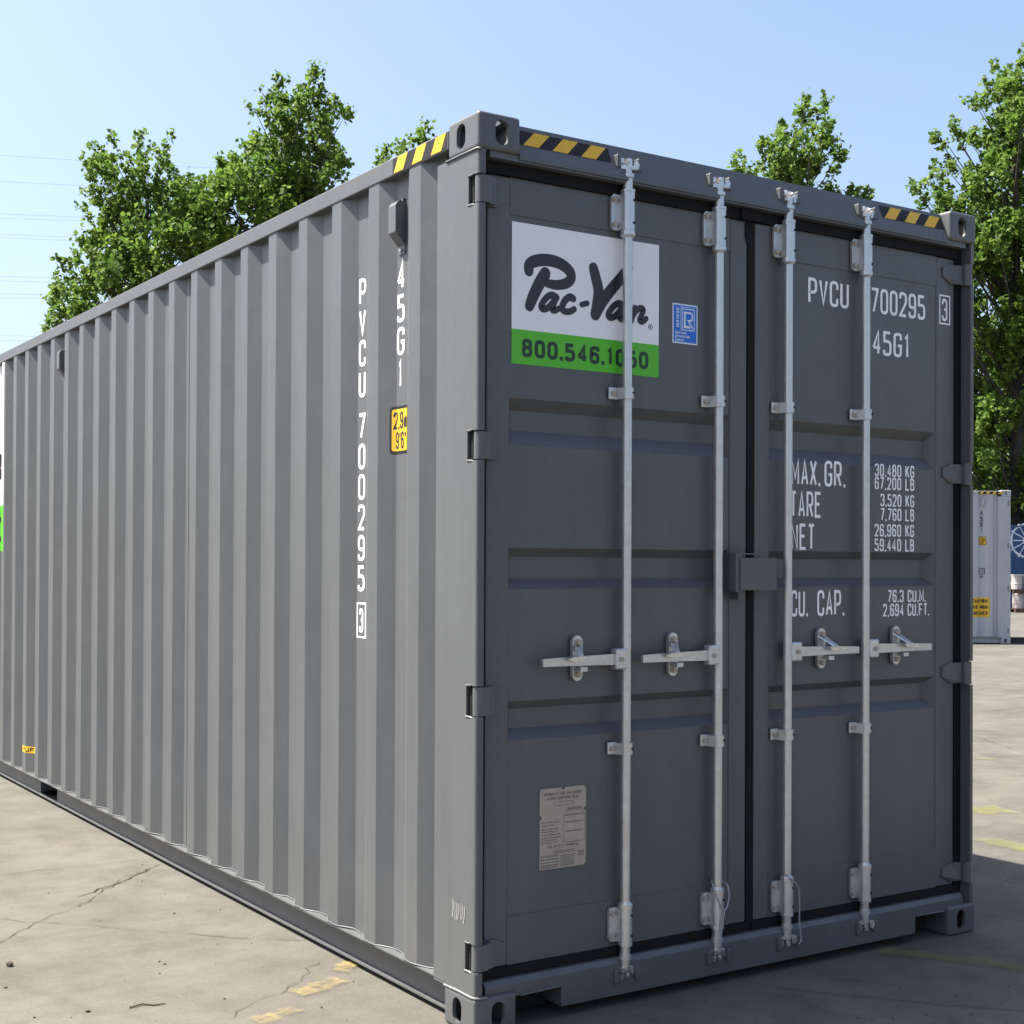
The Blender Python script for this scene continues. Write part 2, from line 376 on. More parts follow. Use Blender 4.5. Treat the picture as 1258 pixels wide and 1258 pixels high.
def bool_cast():
    def tmp(mb, name): o = mb.build(name); return o
    a = MB(); a.bbox(0, 0, 0, .162, .178, .118, GREY, .012, 4); A = tmp(a, 'casting_blank')
    cuts = []
    c = MB(); c.box(.014, .014, .014, .150, .166, .104, HOLE); cuts.append(tmp(c, 'cut'))
    def stadium(w, h):
        r = w/2; p = []
        for k in range(13): a_ = math.pi*k/12; p.append((r*math.cos(a_), h/2-r + r*math.sin(a_)))
        for k in range(13): a_ = math.pi + math.pi*k/12; p.append((r*math.cos(a_), -(h/2-r) + r*math.sin(a_)))
        return p
    c = MB(); c.prism(stadium(.051, .080), lambda p, t: (.089+p[0], t, .059+p[1]), -.02, .03, HOLE); cuts.append(tmp(c, 'cut'))
    c = MB(); c.prism(stadium(.051, .080), lambda p, t: (t, .101+p[0], .059+p[1]), -.02, .03, HOLE); cuts.append(tmp(c, 'cut'))
    c = MB(); c.prism(stadium(.064, .124), lambda p, t: (.085+p[0], .09+p[1], t), .09, .14, HOLE); cuts.append(tmp(c, 'cut'))
    for c in cuts:
        md = A.modifiers.new('b', 'BOOLEAN'); md.operation = 'DIFFERENCE'; md.object = c; md.solver = 'EXACT'
    dg = bpy.context.evaluated_depsgraph_get()
    me = bpy.data.meshes.new_from_object(A.evaluated_get(dg)); me.name = 'corner_casting'
    for o in [A]+cuts: bpy.data.objects.remove(o)
    me.materials.clear()
    return me
CAST = bool_cast()

def door_leaf(root, paint, x0, x1, full, left):
    """door in the frame: parts of a door are children of the door"""
    zb, zt = .190, 2.718; yf, yp = .050, .0545
    sx0, sx1 = (.158, 1.124) if left else (1.324, 2.255)
    d = MB(); bz0, bz1 = .345, 2.600
    d.bbox(x0, yf, zb, sx0, yf+.05, zt, paint, .005)                     # stiles
    d.bbox(sx1, yf, zb, x1, yf+.05, zt, paint, .005)
    d.box(sx0, yf+.0015, bz1, sx1, yf+.049, zt, paint)                   # rails
    d.box(sx0, yf+.0015, zb, sx1, yf+.049, bz0, paint)
    door = d.build('door', root)
    p = MB(); dep = .034
    bands = [(2.010, 1.974, 1.908, 1.858), (1.527, 1.498, 1.427, 1.394), (1.033, 1.005, .942, .906)]
    zc = bz1
    for a, b, c, e in bands:
        p.add([(sx0, yp, zc), (sx1, yp, zc), (sx1, yp, a), (sx0, yp, a)], [(0, 1, 2, 3)], paint)
        ex = .030; o = [(sx0, yp, a), (sx1, yp, a), (sx1, yp, e), (sx0, yp, e)]
        i = [(sx0+ex, yp+dep, b), (sx1-ex, yp+dep, b), (sx1-ex, yp+dep, c), (sx0+ex, yp+dep, c)]
        p.add(o+i, [(0, 1, 5, 4), (1, 2, 6, 5), (2, 3, 7, 6), (3, 0, 4, 7), (4, 5, 6, 7)], paint)
        zc = e
    p.add([(sx0, yp, zc), (sx1, yp, zc), (sx1, yp, bz0), (sx0, yp, bz0)], [(0, 1, 2, 3)], paint)
    p.build('door_panel', door, fix=False)
    g = MB(); gy = .060
    g.box(x0-.012, .0445, zb-.033, x1+.012, gy+.03, zb-.001, RUB); g.box(x0-.012, .040, zt+.001, x1+.012, gy+.03, 2.7575, RUB)
    if left:
        g.box(.0302, .0485, zb-.03, x0-.001, gy+.02, 2.7560, RUB)
        g.box(x1+.001, .0475, zb-.028, x1+.020, gy+.03, 2.7570, RUB)
        g.prism([(x1-.045, 2.717), (x1+.05, 2.717), (x1+.05, 2.7575), (x1-.048, 2.7575)], lambda q, t: (q[0], t, q[1]), .030, .0445, RUB)
        g.prism([(x1-.006, 2.64), (x1+.018, 2.62), (x1+.018, 2.716), (x1-.012, 2.716), (x1-.012, 2.66)], lambda q, t: (q[0], t, q[1]), .0455, .0495, RUB)
    else:
        g.box(x0-.0175, .0485, zb-.028, x0-.001, gy+.03, 2.7570, RUB); g.box(x1+.001, .0480, zb-.03, CW-.0302, gy+.02, 2.7565, RUB)
    g.build('door_gasket', door)
    for z0, z1 in ((2.611, 2.696), (1.804, 1.890), (.998, 1.088), (.200, .282)):
        h = MB(); zc_ = (z0+z1)/2
        if left:
            h.tube([(.026, .024, z0), (.026, .024, z1)], .0195, paint, 14)
            h.prism([(.026, z0), (.100, z0), (.148, z0+.028), (.148, z1-.018), (.100, z1), (.026, z1)], lambda q, t: (q[0], t, q[1]), .0425, .0525, paint)
            h.box(.026, .0055, z0+.001, .055, .0435, z1-.001, paint)
            h.box(.050, .018, z0+.001, .080, .0435, z1-.001, paint)
        else:
            X = CW
            h.tube([(X-.026, .024, z0), (X-.026, .024, z1)], .0195, paint, 14)
            h.prism([(X-.026, z0+.004), (X-.100, z0+.004), (X-.150, z0+.030), (X-.150, z1-.020), (X-.100, z1-.004), (X-.026, z1-.004)], lambda q, t: (q[0], t + (.0 if q[0] > X-.09 else .016), q[1]), .027, .038, paint)
        h.build('hinge', door)
    return door

def locking_bar(door, x, side, full, seal=False):
    """side: -1 handle points left, +1 right"""
    yr = .020
    b = MB(); R = .0162
    prof_ = [(.0165, .118), (.0165, .150), (.021, .151), (.021, .166), (.0165, .167), (.0165, .196), (.024, .197), (.024, .205), (.0235, .206), (.0235, .322), (.025, .323), (.025, .336), (R, .345),
             (R, 2.575), (.025, 2.583), (.025, 2.596), (.0235, 2.600), (.0235, 2.728), (.025, 2.729), (.025, 2.737), (.0165, 2.739), (.0165, 2.775), (.021, 2.778), (.021, 2.790), (.014, 2.792), (.014, 2.812)]
    b.lathe(prof_, (x, yr, 0), GALV, 18); o = b.build('locking_bar', door)
    for z, s in ((2.812, 1), (.118, -1)):
        c = MB(); M = Matrix.Translation((x, yr, z)) @ Matrix.Rotation(.25*s*side, 4, 'Z')
        c.box(-.030, -.010, -.007, .032, .014, .007, SHINY, M)
        c.box(-.008, -.012, min(0, s*.03), .010, .012, max(0, s*.03), SHINY, M)
        c.box(-.034, -.008, min(s*.012, s*.03), -.018, .010, max(s*.012, s*.03), SHINY, M)
        c.prism([(.014, -.006), (.034, -.004), (.036, .012), (.028, .024), (.016, .018)], lambda q, t: M @ Vector((q[0], t, q[1]*s)), -.014, .004, SHINY)
        c.tube([M @ Vector((-.002, -.018, s*.020)), M @ Vector((-.002, .016, s*.020))], .006, SHINY, 8)
        c.build('locking_cam', door)
    for z0, z1 in ((2.602, 2.722), (.210, .322)):                          # guides with a bolted plate on the left
        g = MB(); g.prism([(x-.056, z0+.012), (x-.051, z0+.003), (x-.044, z0-.001), (x-.012, z0), (x-.012, z1), (x-.044, z1+.001), (x-.051, z1-.003), (x-.056, z1-.012)], lambda q, t: (q[0], t, q[1]), .038, .048, GALV)
        g.prism([(x-.030, .0379), (x-.012, .0379), (x-.012, .005), (x-.024, .008)], lambda q, t: (q[0], q[1], t), z0+.0005, z1-.0005, GALV)
        for zz in (z0+.018, z1-.018): g.lathe([(.009, .029), (.009, .0385)], (x-.044, 0, zz), PLATE, 8, 'y')
        for zz in (z0+.022, z1-.022): g.lathe([(.0045, -.0052), (.0045, .001)], (x+.008, 0, zz), HOLE, 8, 'y')
        g.build('bar_guide', door)
    for zc in (2.052, .858):
        g = MB(); g.bbox(x-.060, .040, zc-.022, x-.018, .049, zc+.020, GALV, .004)
        g.lathe([(.0225, zc-.020), (.0225, zc+.018)], (x, yr, 0), GALV, 14)
        g.prism([(x-.035, .041), (x-.016, .041), (x-.014, .004), (x-.022, .004)], lambda q, t: (q[0], q[1], t), zc-.021, zc+.017, GALV)
        g.lathe([(.008, .032), (.008, .041)], (x-.045, 0, zc-.002), PLATE, 8, 'y'); g.lathe([(.004, -.0038), (.004, 0)], (x+.010, 0, zc), HOLE, 8, 'y')
        g.build('bar_bracket', door)
    zh = 1.158; s = side; ln = .362
    h = MB()
    h.bbox(min(x+s*.008, x+s*.058), .0, zh-.034, max(x+s*.008, x+s*.058), .034, zh+.036, GALV, .006)
    h.lathe([(.008, -.006), (.008, .001)], (x+s*.036, 0, zh), PLATE, 8, 'y')
    pr = [(x+s*.045, zh-.018), (x+s*ln*.62, zh-.015), (x+s*ln*1.0, zh-.014), (x+s*ln*1.0, zh+.011), (x+s*ln*.62, zh+.015), (x+s*.045, zh+.018)]
    h.prism(pr, lambda q, t: (q[0], t - .012*abs(q[0]-x)/ln, q[1]), .012, .024, GALV)
    h.build('door_handle', door)
    xr = x + s*.196
    r = MB()
    def lobe(zc0, zc1):
        w = .021; p = []
        for k in range(9): a = math.pi*k/8; p.append((xr + w*math.cos(a), zc1 - w + w*math.sin(a)))
        for k in range(9): a = math.pi + math.pi*k/8; p.append((xr + w*math.cos(a), zc0 + w + w*math.sin(a)))
        return p
    r.prism(lobe(zh-.068, zh+.082), lambda q, t: (q[0], t, q[1]), .034, .047, GALV)
    for zz in (zh+.060, zh-.047): r.lathe([(.0095, .022), (.0095, .035)], (xr, 0, zz), PLATE, 10, 'y')
    # hasp folding over the handle
    r.prism([(xr-.018, .034, zh+.050), (xr+.018, .034, zh+.050), (xr+.018+s*.028, -.012, zh+.010), (xr-.004+s*.028, -.012, zh+.010)], lambda q, t: (q[0], q[1]+t*.3, q[2]+t), 0, .006, SHINY)
    r.prism([(xr-.030, zh+.016), (xr+.030, zh+.016), (xr+.060, zh+.008), (xr+.030, zh+.0), (xr-.022, zh+.002)], lambda q, t: (xr + (q[0]-xr)*(s) + s*.02, t, q[1]), -.016, -.010, SHINY)
    r.box(xr-.012+s*.006, -.006, zh-.034, xr+.016+s*.006, .034, zh-.020, GALV)
    r.build('handle_retainer', door)

def container(name, label, group, loc, rz, paint, full, weather=1):
    root = thing(name, label, 'container', loc, rz, group)
    # corner castings
    cm = CAST.copy(); cm.materials.append(paint)
    for sx, px in ((1, 0), (-1, CW)):
        for sy, py in ((1, 0), (-1, CL)):
            for sz, pz in ((1, CH-.118), (-1, .118)):
                o = bpy.data.objects.new('corner_casting', cm); COL.objects.link(o); o.parent = root
                o.location = (px, py, pz); o.scale = (sx, sy, sz)
    # corner posts (slots at the hinges on the door end)
    slots = [(.196, .284), (.994, 1.092), (1.800, 1.894), (2.607, 2.700)]
    for left in (True, False):
        m = MB()
        X = (lambda x: x) if left else (lambda x: CW - x)
        def bx(x0, y0, z0, x1, y1, z1, mt=paint, bev=0):
            a, b = sorted((X(x0), X(x1)))
            if bev: m.bbox(a, y0, z0, b, y1, z1, mt, bev, 3)
            else: m.box(a, y0, z0, b, y1, z1, mt)
        z = .1185
        spans = []
        for a, b in slots + [(CH-.1185, None)]:
            spans.append((z, a)); z = b
        for a, b in spans:                                                 # L-shaped bar, rounded outer corner
            r = .012; pts = [(.004+r-r*math.cos(t), .004+r-r*math.sin(t)) for t in [math.pi/2*k/5 for k in range(6)]]
            poly = [(.004, .062)] + pts + [(.030, .004), (.030, .012), (.014, .014), (.014, .062)]
            m.prism(poly, lambda q, t: (X(q[0]), q[1], t), a, b, paint)
        m.prism([(.004, .062), (.014, .062), (.060, .10), (.060, .245), (.004, .245)], lambda q, t: (X(q[0]), q[1], t), .1185, CH-.1185, paint)
        m.prism([(.0145, .048), (.0255, .048), (.0255, .060), (.0145, .060)], lambda q, t: (X(q[0]), q[1], t), .12, CH-.12, HOLE)  # dark filler strip added so the slots read as deep shade
        bx(.0262, .0125, .12, .0298, .0605, CH-.12)
        m.build('corner_post', root)
        e = MB(); a, b = sorted((X(.004), X(.12))); e.bbox(a, CL-.16, .1185, b, CL-.004, CH-.1185, paint, .01, 3); e.build('corner_post', root)
        for a, b in slots:                                                # bright weld lips round the hinge slots
            if left and full:
                for zz, mt in ((a, WELD), (b, paint)): w = MB(); w.tube([(.0035, .064, zz), (.004, .045, zz), (.006, .030, zz + (.004 if mt is paint else -.003)), (.014, .008, zz + (.006 if mt is paint else -.004))], .0032, mt, 6); w.build('weld_bead', root)
    if full:
        w = MB()
        w.tube([(.0015, .178, .119), (.0015, .1, .121), (.0015, .02, .119), (.006, .005, .120), (.02, .0015, .119), (.045, .001, .1195)], .0042, WELD, 7)
        w.build('weld_bead', root)
        w = MB(); w.tube([(.002, .19, CH-.119), (.002, .1, CH-.1185), (.002, .012, CH-.119), (.012, .001, CH-.119)], .004, paint, 7); w.build('weld_bead', root)
    # door header (face leans back towards the top) and sill
    hd = MB()
    hd.prism([(.006, 2.765), (.006, 2.776), (.048, 2.888), (.16, 2.888), (.16, 2.765)], lambda q, t: (t, q[0], q[1]), .163, CW-.163, paint)
    hd.prism([(.012, 2.758), (.012, 2.7775), (.16, 2.7775), (.16, 2.758)], lambda q, t: (t, q[0], q[1]), .052, CW-.052, paint)
    header = hd.build('door_header', root)
    s = MB(); yS = .018
    s.prism([(yS, .036), (yS, .140), (yS+.012, .156), (.16, .160), (.16, .036)], lambda q, t: (t, q[0], q[1]), .352, 2.094, paint)
    for a, b in ((.052, .352), (2.094, CW-.052)):
        s.prism([(yS, .100), (yS, .140), (yS+.012, .156), (.16, .160), (.16, .100)], lambda q, t: (t, q[0], q[1]), a, b, paint)
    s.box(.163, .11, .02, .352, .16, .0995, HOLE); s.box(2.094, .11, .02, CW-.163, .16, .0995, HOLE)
    s.tube([(.185, yS-.002, .1005), (.34, yS-.002, .1045)], .004, paint, 6); s.tube([(2.10, yS-.002, .104), (2.26, yS-.002, .1005)], .004, paint, 6)
    sill = s.build('door_sill', root)
    # side walls, rails, roof, floor
    ybs = [.246] + [.251 + 1.112*j for j in range(1, 11)] + [CL-.165]
    for left in (True, False):
        for j in range(len(ybs)-1):
            a, b = ybs[j], ybs[j+1]
            off = .0014*(j % 2)
            ys = [a] + breaks(a, b) + [b]
            out = [(prof(y)+off, y) for y in ys]; back = [(x+.003, y) for x, y in out[::-1]]
            m = MB()
            m.prism(out+back, (lambda q, t: (q[0], q[1], t)) if left else (lambda q, t: (CW-q[0], q[1], t)), .1335, 2.8165, paint)
            m.build('side_panel', root)
        m = MB(); X = (lambda x: x) if left else (lambda x: CW-x)
        def xb(mm, x0, y0, z0, x1, y1, z1, mt=paint):
            p, q = sorted((X(x0), X(x1))); mm.box(p, y0, z0, q, y1, z1, mt)
        p, q = sorted((X(.002), X(.064))); m.bbox(p, .1785, 2.816, q, CL-.1785, 2.879, paint, .005, 3)
        rail = m.build('roof_rail', root)
        m = MB()
        xb(m, .003, .1785, .128, .075, CL-.1785, .133)
        segs = [(.1785, 4.57), (4.92, 7.27), (7.62, CL-.1785)]
        for a, b in segs: xb(m, .058, a, .0261, .063, b, .1279)
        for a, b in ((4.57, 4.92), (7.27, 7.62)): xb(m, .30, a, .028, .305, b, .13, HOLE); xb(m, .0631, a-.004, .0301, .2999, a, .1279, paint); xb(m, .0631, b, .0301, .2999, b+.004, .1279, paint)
        xb(m, .036, .1785, .020, .062, CL-.1785, .026)
        brail = m.build('bottom_rail', root)
        if left:
            w = MB(); pts = []
            for y in [y for y in breaks(.25, CL-.2)]:
                if pts and y - pts[-1][1] > .05 and y < 4.5:
                    ym = (pts[-1][1]+y)/2; pts.append((prof(ym)-.003, ym, .1345 + rng.uniform(0, .004)))
                pts.append((prof(y)-.003, y, .1345 + rng.uniform(0, .0045)))
            w.tube(pts, .0028, paint, 6); w.build('weld_bead', root)
            # vents
            for k in (1, 15):
                yc = Y0 + PITCHC*k - .104
                v = MB(); zt, zm, zb = 2.728, 2.618, 2.578; xf = -.002; hw = .024
                v.add([(x, y, z) for y in (yc-hw, yc+hw) for x, z in ((.0418, zt), (xf+.010, zt-.004), (xf, zt-.018), (xf, zm), (.036, zb), (.0418, zb))],
                      [(0, 1, 2, 3, 4, 5), (11, 10, 9, 8, 7, 6)] + [(i, i+6, (i+1) % 6+6, (i+1) % 6) for i in range(6)], paint)
                v.box(.0375, yc-.022, 2.548, .0418, yc+.022, 2.578, paint); v.lathe([(.006, .030), (.006, .038)], (0, yc, 2.562), GALV, 8, 'x')
                v.box(.030, yc-.020, zt, .0418, yc-.010, zt+.010, paint); v.box(.030, yc+.006, zt, .0418, yc+.016, zt+.010, paint)
                v.build('vent_cover', root)
    r = MB(); n = 58
    xs = (.065, CW-.065); ys = [.16 + (CL-.32)*i/(n*4) for i in range(n*4+1)]
    zf = lambda i: 2.870 if (i % 4) in (0, 1) else 2.850
    r.add([(x, y, zf(i)) for i, y in enumerate(ys) for x in xs], [(2*i, 2*i+1, 2*i+3, 2*i+2) for i in range(len(ys)-1)], paint); r.build('roof_panel', root)
    f = MB(); f.box(.075, .16, .13, CW-.075, CL-.16, .165, DSTEEL)
    for i in range(36): y = .5 + i*.315; f.box(.31, y, .035, CW-.31, y+.05, .1295, DSTEEL)
    f.build('floor_frame', root)
    e = MB(); pts = []; x = .121
    while x < CW-.121:
        for dx, dy in ((0, 0), (.11, 0), (.128, .042), (.232, .042)):
            if x+dx < CW-.121: pts.append((x+dx, CL-.06+dy))
        x += .25
    pts.append((CW-.121, CL-.06))
    e.prism(pts + [(q[0], q[1]-.003) for q in pts[::-1]], lambda q, t: (q[0], q[1], t), .12, 2.80, paint)
    e.box(.163, CL-.1, .03, CW-.163, CL-.012, .13, paint); e.box(.163, CL-.08, 2.80, CW-.163, CL-.012, 2.88, paint); e.build('end_panel', root)
    # doors
    dl = door_leaf(root, paint, .068, 1.208, full, True); dr = door_leaf(root, paint, 1.246, 2.366, full, False)
    for x, sd, d in ((.622, -1, dl), (1.041, -1, dl), (1.386, 1, dr), (1.804, 1, dr)): locking_bar(d, x, sd, full)
    for x in (.622, 1.041, 1.386, 1.804):
        for par, z, y in ((header, 2.826, .0240), (sill, .098, .0185)):
            k = MB(); s_ = 1 if z > 1 else -1
            k.bbox(x-.052, y-.012, z-.020, x-.034, y+.012, z+.026, paint, .004); k.bbox(x+.038, y-.012, z-.022, x+.056, y+.012, z+.024, paint, .004)
            k.box(x-.05, y-.004, z-.026, x+.054, y+.012, z-.014, paint)
            k.build('cam_keeper', par)
    b = MB(); A, B_ = 1.116, 1.294
    b.prism([(A, 1.386), (B_, 1.386), (B_, 1.500), (A, 1.500)], lambda q, t: (q[0], t, q[1]), -.014, -.009, paint)
    b.box(A+.03, -.009, 1.4955, B_, .0495, 1.500, paint); b.box(B_-.005, -.009, 1.386, B_, .0495, 1.4954, paint)
    b.tube([(B_+.0005, .02, 1.488), (B_+.020, .02, 1.478), (B_+.026, .02, 1.44), (B_+.018, .02, 1.405), (B_+.0005, .02, 1.40)], .005, paint, 8)
    b.build('lock_box', dr)
    b = MB(); b.box(1.098, -.004, 1.380, 1.104, .0495, 1.512, paint); b.box(1.098, -.0085, 1.380, 1.126, -.0035, 1.512, paint); b.box(1.098, -.0085, 1.5122, 1.190, .0495, 1.517, paint)
    b.box(1.130, .012, 1.352, 1.164, .0495, 1.3795, paint); b.box(1.127, .004, 1.384, 1.132, .0495, 1.5, HOLE); b.build('lock_bracket', dl)
    return root, dl, dr, header, sill

def hazard(mb, fn, u0, u1, v0, v1, slant=.035, pitch=.118, first=.0, wy=.062, lift=.0010):
    put2d(mb, [rect2d(u0, v0, u1, v1)], fn, BLK, lift)
    u = u0 + first
    while u < u1:
        q = [Vector((u, v0)), Vector((u+wy, v0)), Vector((u+wy+slant, v1)), Vector((u+slant, v1))]
        if u + wy + slant <= u1 + .004 and u >= u0-.001:
            for p in q: p.x = min(p.x, u1)
            put2d(mb, [(q, [(0, 1, 2, 3)])], fn, YEL, lift+.0006)
        u += pitch

# ---- the grey container of the photograph
root, dl, dr, header, sill = container('shipping_container', 'dark grey corrugated high cube shipping container with green phone number sign on its doors', None, (0, 0, 0), 0, GREY, True)
dfn = lambda y: (lambda u, v, l: Vector((u, y-l, v)))
PY = .0545
m = MB(); sign2d(m, lambda u, v, l: Vector((.167+u, PY-l, 2.121+v)), .0010); m.build('company_sign', dl, fix=False)
# blue certification sticker
m = MB(); fn = dfn(PY)
put2d(m, [rect2d(.854, 2.248, .971, 2.387)], fn, STWHITE, .0008); put2d(m, [rect2d(.859, 2.253, .966, 2.382)], fn, STBLUE, .0012)
put2d(m, [ribbon([Vector((.898, 2.297)), Vector((.955, 2.297)), Vector((.955, 2.370)), Vector((.898, 2.370))], .0016, True), ribbon([Vector((.892, 2.291)), Vector((.892, 2.376)), Vector((.960, 2.376))], .0009)], fn, STWHITE, .0016)
put2d(m, [ribbon([Vector((.910, 2.362)), Vector((.910, 2.308)), Vector((.936, 2.308))], .0042),
          ribbon(fillet([(Vector((.914, 2.358)), False), (Vector((.946, 2.358)), True), (Vector((.946, 2.331)), True), (Vector((.926, 2.331)), False), (Vector((.948, 2.304)), False)], False, .012), .0032)], fn, STWHITE, .0016)
text(m, 'CERTIFIED', lambda u, v, l: Vector((.884-v, PY-l, 2.304+u)), 0, 0, .012, width=.068, cw=.0065, weight=.11, m=STWHITE, lift=.0016)
for i, t_ in enumerate(('CONTAINER', 'CERTIFICATION', 'SCHEME')): text(m, t_, fn, .866, 2.281-.0125*i, .0085, width=(.052, .068, .040)[i], cw=.005, weight=.11, m=STWHITE, lift=.0016)
m.build('certification_sticker', dl, fix=False)
# consolidated data plate
m = MB(); P0, P1, Q0, Q1 = .287, .478, .478, .741; pc = .010
poly = [(P0, Q0), (P1-pc, Q0), (P1, Q0+pc), (P1, .655), (P1-.008, .660), (P1-.008, .668), (P1, .673), (P1, Q1-pc), (P1-pc, Q1), (.392, Q1), (.388, Q1-.007), (.378, Q1-.007), (.374, Q1), (P0+.004, Q1), (P0, Q1-.006), (P0, .655), (P0+.007, .651), (P0+.007, .642), (P0, .638)]
m.prism(poly, lambda q, t: (q[0], t, q[1]), PY-.0028, PY-.0004, PLATE)
pf = dfn(PY-.0028); ink = dict(m=PLINK, lift=.0004)
text(m, 'APPROVED FOR TRANSPORT', pf, .383, .717, .0095, width=.16, weight=.08, align='c', **ink)
text(m, 'UNDER CUSTOMS SEAL', pf, .383, .703, .0095, width=.13, weight=.08, align='c', **ink)
put2d(m, [ribbon([Vector((.345, .683)), Vector((.425, .683)), Vector((.425, .695)), Vector((.345, .695))], .0008, True), ribbon([Vector((.395, .650)), Vector((.465, .650)), Vector((.465, .664)), Vector((.395, .664))], .0008, True),
          ribbon([Vector((.385, .560)), Vector((.385, .648)), Vector((.474, .648)), Vector((.474, .560))], .0008, True)], pf, PLINK, .0004)
text(m, 'CSC SAFETY APPROVAL', pf, .383, .546, .009, width=.13, weight=.08, align='c', **ink)
r2 = random.Random(3); dashes = []
def dash_line(u0, u1, v, hw):
    u = u0
    while u < u1:
        w = r2.uniform(.004, .014); dashes.append(rect2d(u, v-hw, min(u+w, u1), v+hw)); u += w + r2.uniform(.0015, .003)
for v in (.672, .668): dash_line(.40, .46, v, .0013)
for v in (.630, .620, .608, .600, .590, .580, .572, .564): dash_line(.293, .293 + r2.uniform(.05, .085), v, .0014)
for v in (.625, .595): dash_line(.393, .465, v, .0018)
for v in (.534, .528): dash_line(.345, .43, v, .0014)
for v in (.520, .510, .500, .491, .484): dash_line(.292, .364, v, .0021)
for v in (.518, .512, .505, .498, .492, .486): dash_line(.372, .43, v, .0016)
for v in (.525, .519, .512): dash_line(.445, .47, v, .0018)
put2d(m, dashes, pf, PLINK, .0004)
m.build('data_plate', dl)
# door lettering
fw = .058
def T(s, u0, v0, h, u1, y=PY, name='lettering', box=False):
    mb = MB(); text(mb, s, dfn(y), u0, v0, h, width=u1-u0, cw=h*.45, gap=h*.10, weight=fw if h > .06 else .066, m=LETTER)
    if box: put2d(mb, [ribbon([Vector((2.276, 2.451)), Vector((2.337, 2.451)), Vector((2.337, 2.564)), Vector((2.276, 2.564))], .0030, True)], dfn(y), LETTER)
    return mb.build(name, dr, fix=False)
for s_, a, z, h, b in (('PVCU', 1.527, 2.455, .098, 1.748), ('700295', 1.872, 2.455, .098, 2.192), ('45G1', 1.882, 2.294, .096, 2.100),
                       ('MAX.', 1.439, 1.772, .098, 1.594), ('GR.', 1.617, 1.772, .098, 1.732), ('TARE', 1.434, 1.653, .098, 1.600), ('NET', 1.440, 1.532, .098, 1.565),
                       ('CU.', 1.440, 1.284, .098, 1.530), ('CAP.', 1.580, 1.284, .098, 1.728)): T(s_, a, z, h, b)
T('CU.FT.', 2.090, 1.277, .049, 2.220)
T('3', 2.290, 2.462, .090, 2.322, .050, 'check_digit', True)
for s_, a, b, z in (('30,480 KG', 1.897, 2.128, 1.822), ('67,200 LB', 1.897, 2.128, 1.771), ('3,520 KG', 1.930, 2.128, 1.706), ('7,760 LB', 1.930, 2.128, 1.650), ('26,960 KG', 1.897, 2.128, 1.588), ('59,440 LB', 1.897, 2.128, 1.531),
                    ('76.3 CU.M.', 1.973, 2.200, 1.331), ('2,694', 1.946, 2.068, 1.277)): T(s_, a, z, .049, b)
# hazard tapes
hn = Vector((.048-.006, 2.888-2.776)); hl = hn.length
def hfn(u, v, l):
    t = (v-2.776)/hl; return Vector((u, .006 + hn.x*t - l*hn.y/hl, 2.776 + hn.y*t + l*hn.x/hl))
m = MB(); hazard(m, hfn, .170, .552, 2.822, 2.878, .058, .118, .016, .062); m.build('hazard_tape', header, fix=False)
m = MB(); hazard(m, hfn, 1.900, 2.268, 2.822, 2.878, .058, .116, .010, .062); m.build('hazard_tape', header, fix=False)
rails = [o for o in root.children if o.name.startswith('roof_rail')]
m = MB(); sfn = lambda u, v, l: Vector((.002-l, u, v)); 
put2d(m, [rect2d(.185, 2.822, .53, 2.873)], sfn, BLK, .0008)
for y in (.455, .335, .215): put2d(m, [([Vector((y, 2.873)), Vector((y+.062, 2.822)), Vector((y+.062+.0, 2.822)), Vector((y-.0, 2.873))], [])], sfn, YEL, .0014)
for y in (.46, .34, .22):
    put2d(m, [([Vector((y, 2.822)), Vector((y+.062, 2.822)), Vector((y+.032, 2.873)), Vector((y-.030, 2.873))], [(0, 1, 2, 3)])], sfn, YEL, .0014)
m.build('hazard_tape', rails[0], fix=False)
# vertical side markings
def side_mark(fill, name='lettering'):
    mb = MB(); fill(mb); o = mb.build(name, root, fix=False); wrap(o); return o
def col_text(s, yL, w, ztop, zbot, mt=LETTER):
    def fl(mb):
        n = len(s); pitch = (ztop-zbot + .017)/n; h = pitch - .017
        for i, ch in enumerate(s):
            text(mb, ch, side_txt(yL), 0 if ch != '1' else w*.2, ztop - i*pitch - h, h, width=w if ch != '1' else w*.5, cw=w, gap=0, weight=.066, m=mt)
    return fl
side_mark(col_text('PVCU', .834, .050, 2.515, 2.080)); side_mark(col_text('700295', .834, .050, 2.022, 1.372)); side_mark(col_text('45G1', .562, .050, 2.525, 2.085))
def fl(mb):
    text(mb, '3', side_txt(.822), 0, 1.222, .088, width=.029, cw=.036, weight=.066, m=LETTER)
    put2d(mb, [ribbon([Vector((.837, 1.205)), Vector((.776, 1.205)), Vector((.776, 1.328)), Vector((.837, 1.328))], .0032, True)], side_fn, LETTER)
side_mark(fl, 'check_digit')
def ysticker(ya, yb, z0, z1, lift=.0008):
    def fl(mb):
        put2d(mb, [rrect2d(ya, z0, yb, z1, .014)], side_fn, BLK, lift); put2d(mb, [rrect2d(ya+.008, z0+.010, yb-.008, z1-.010, .010)], side_fn, YEL, lift+.0005)
        h = (z1-z0)*.36; w = yb-ya
        text(mb, '2,9m', side_txt(yb-.014), 0, z0+(z1-z0)*.52, h, width=w-.03, cw=h*.42, weight=.07, m=BLACKL, lift=lift+.001)
        text(mb, "9'6\"", side_txt(yb-.024), 0, z0+(z1-z0)*.10, h, width=w-.05, cw=h*.42, weight=.07, m=BLACKL, lift=lift+.001)
    return fl
side_mark(ysticker(.470, .588, 1.856, 2.022), 'height_sticker')
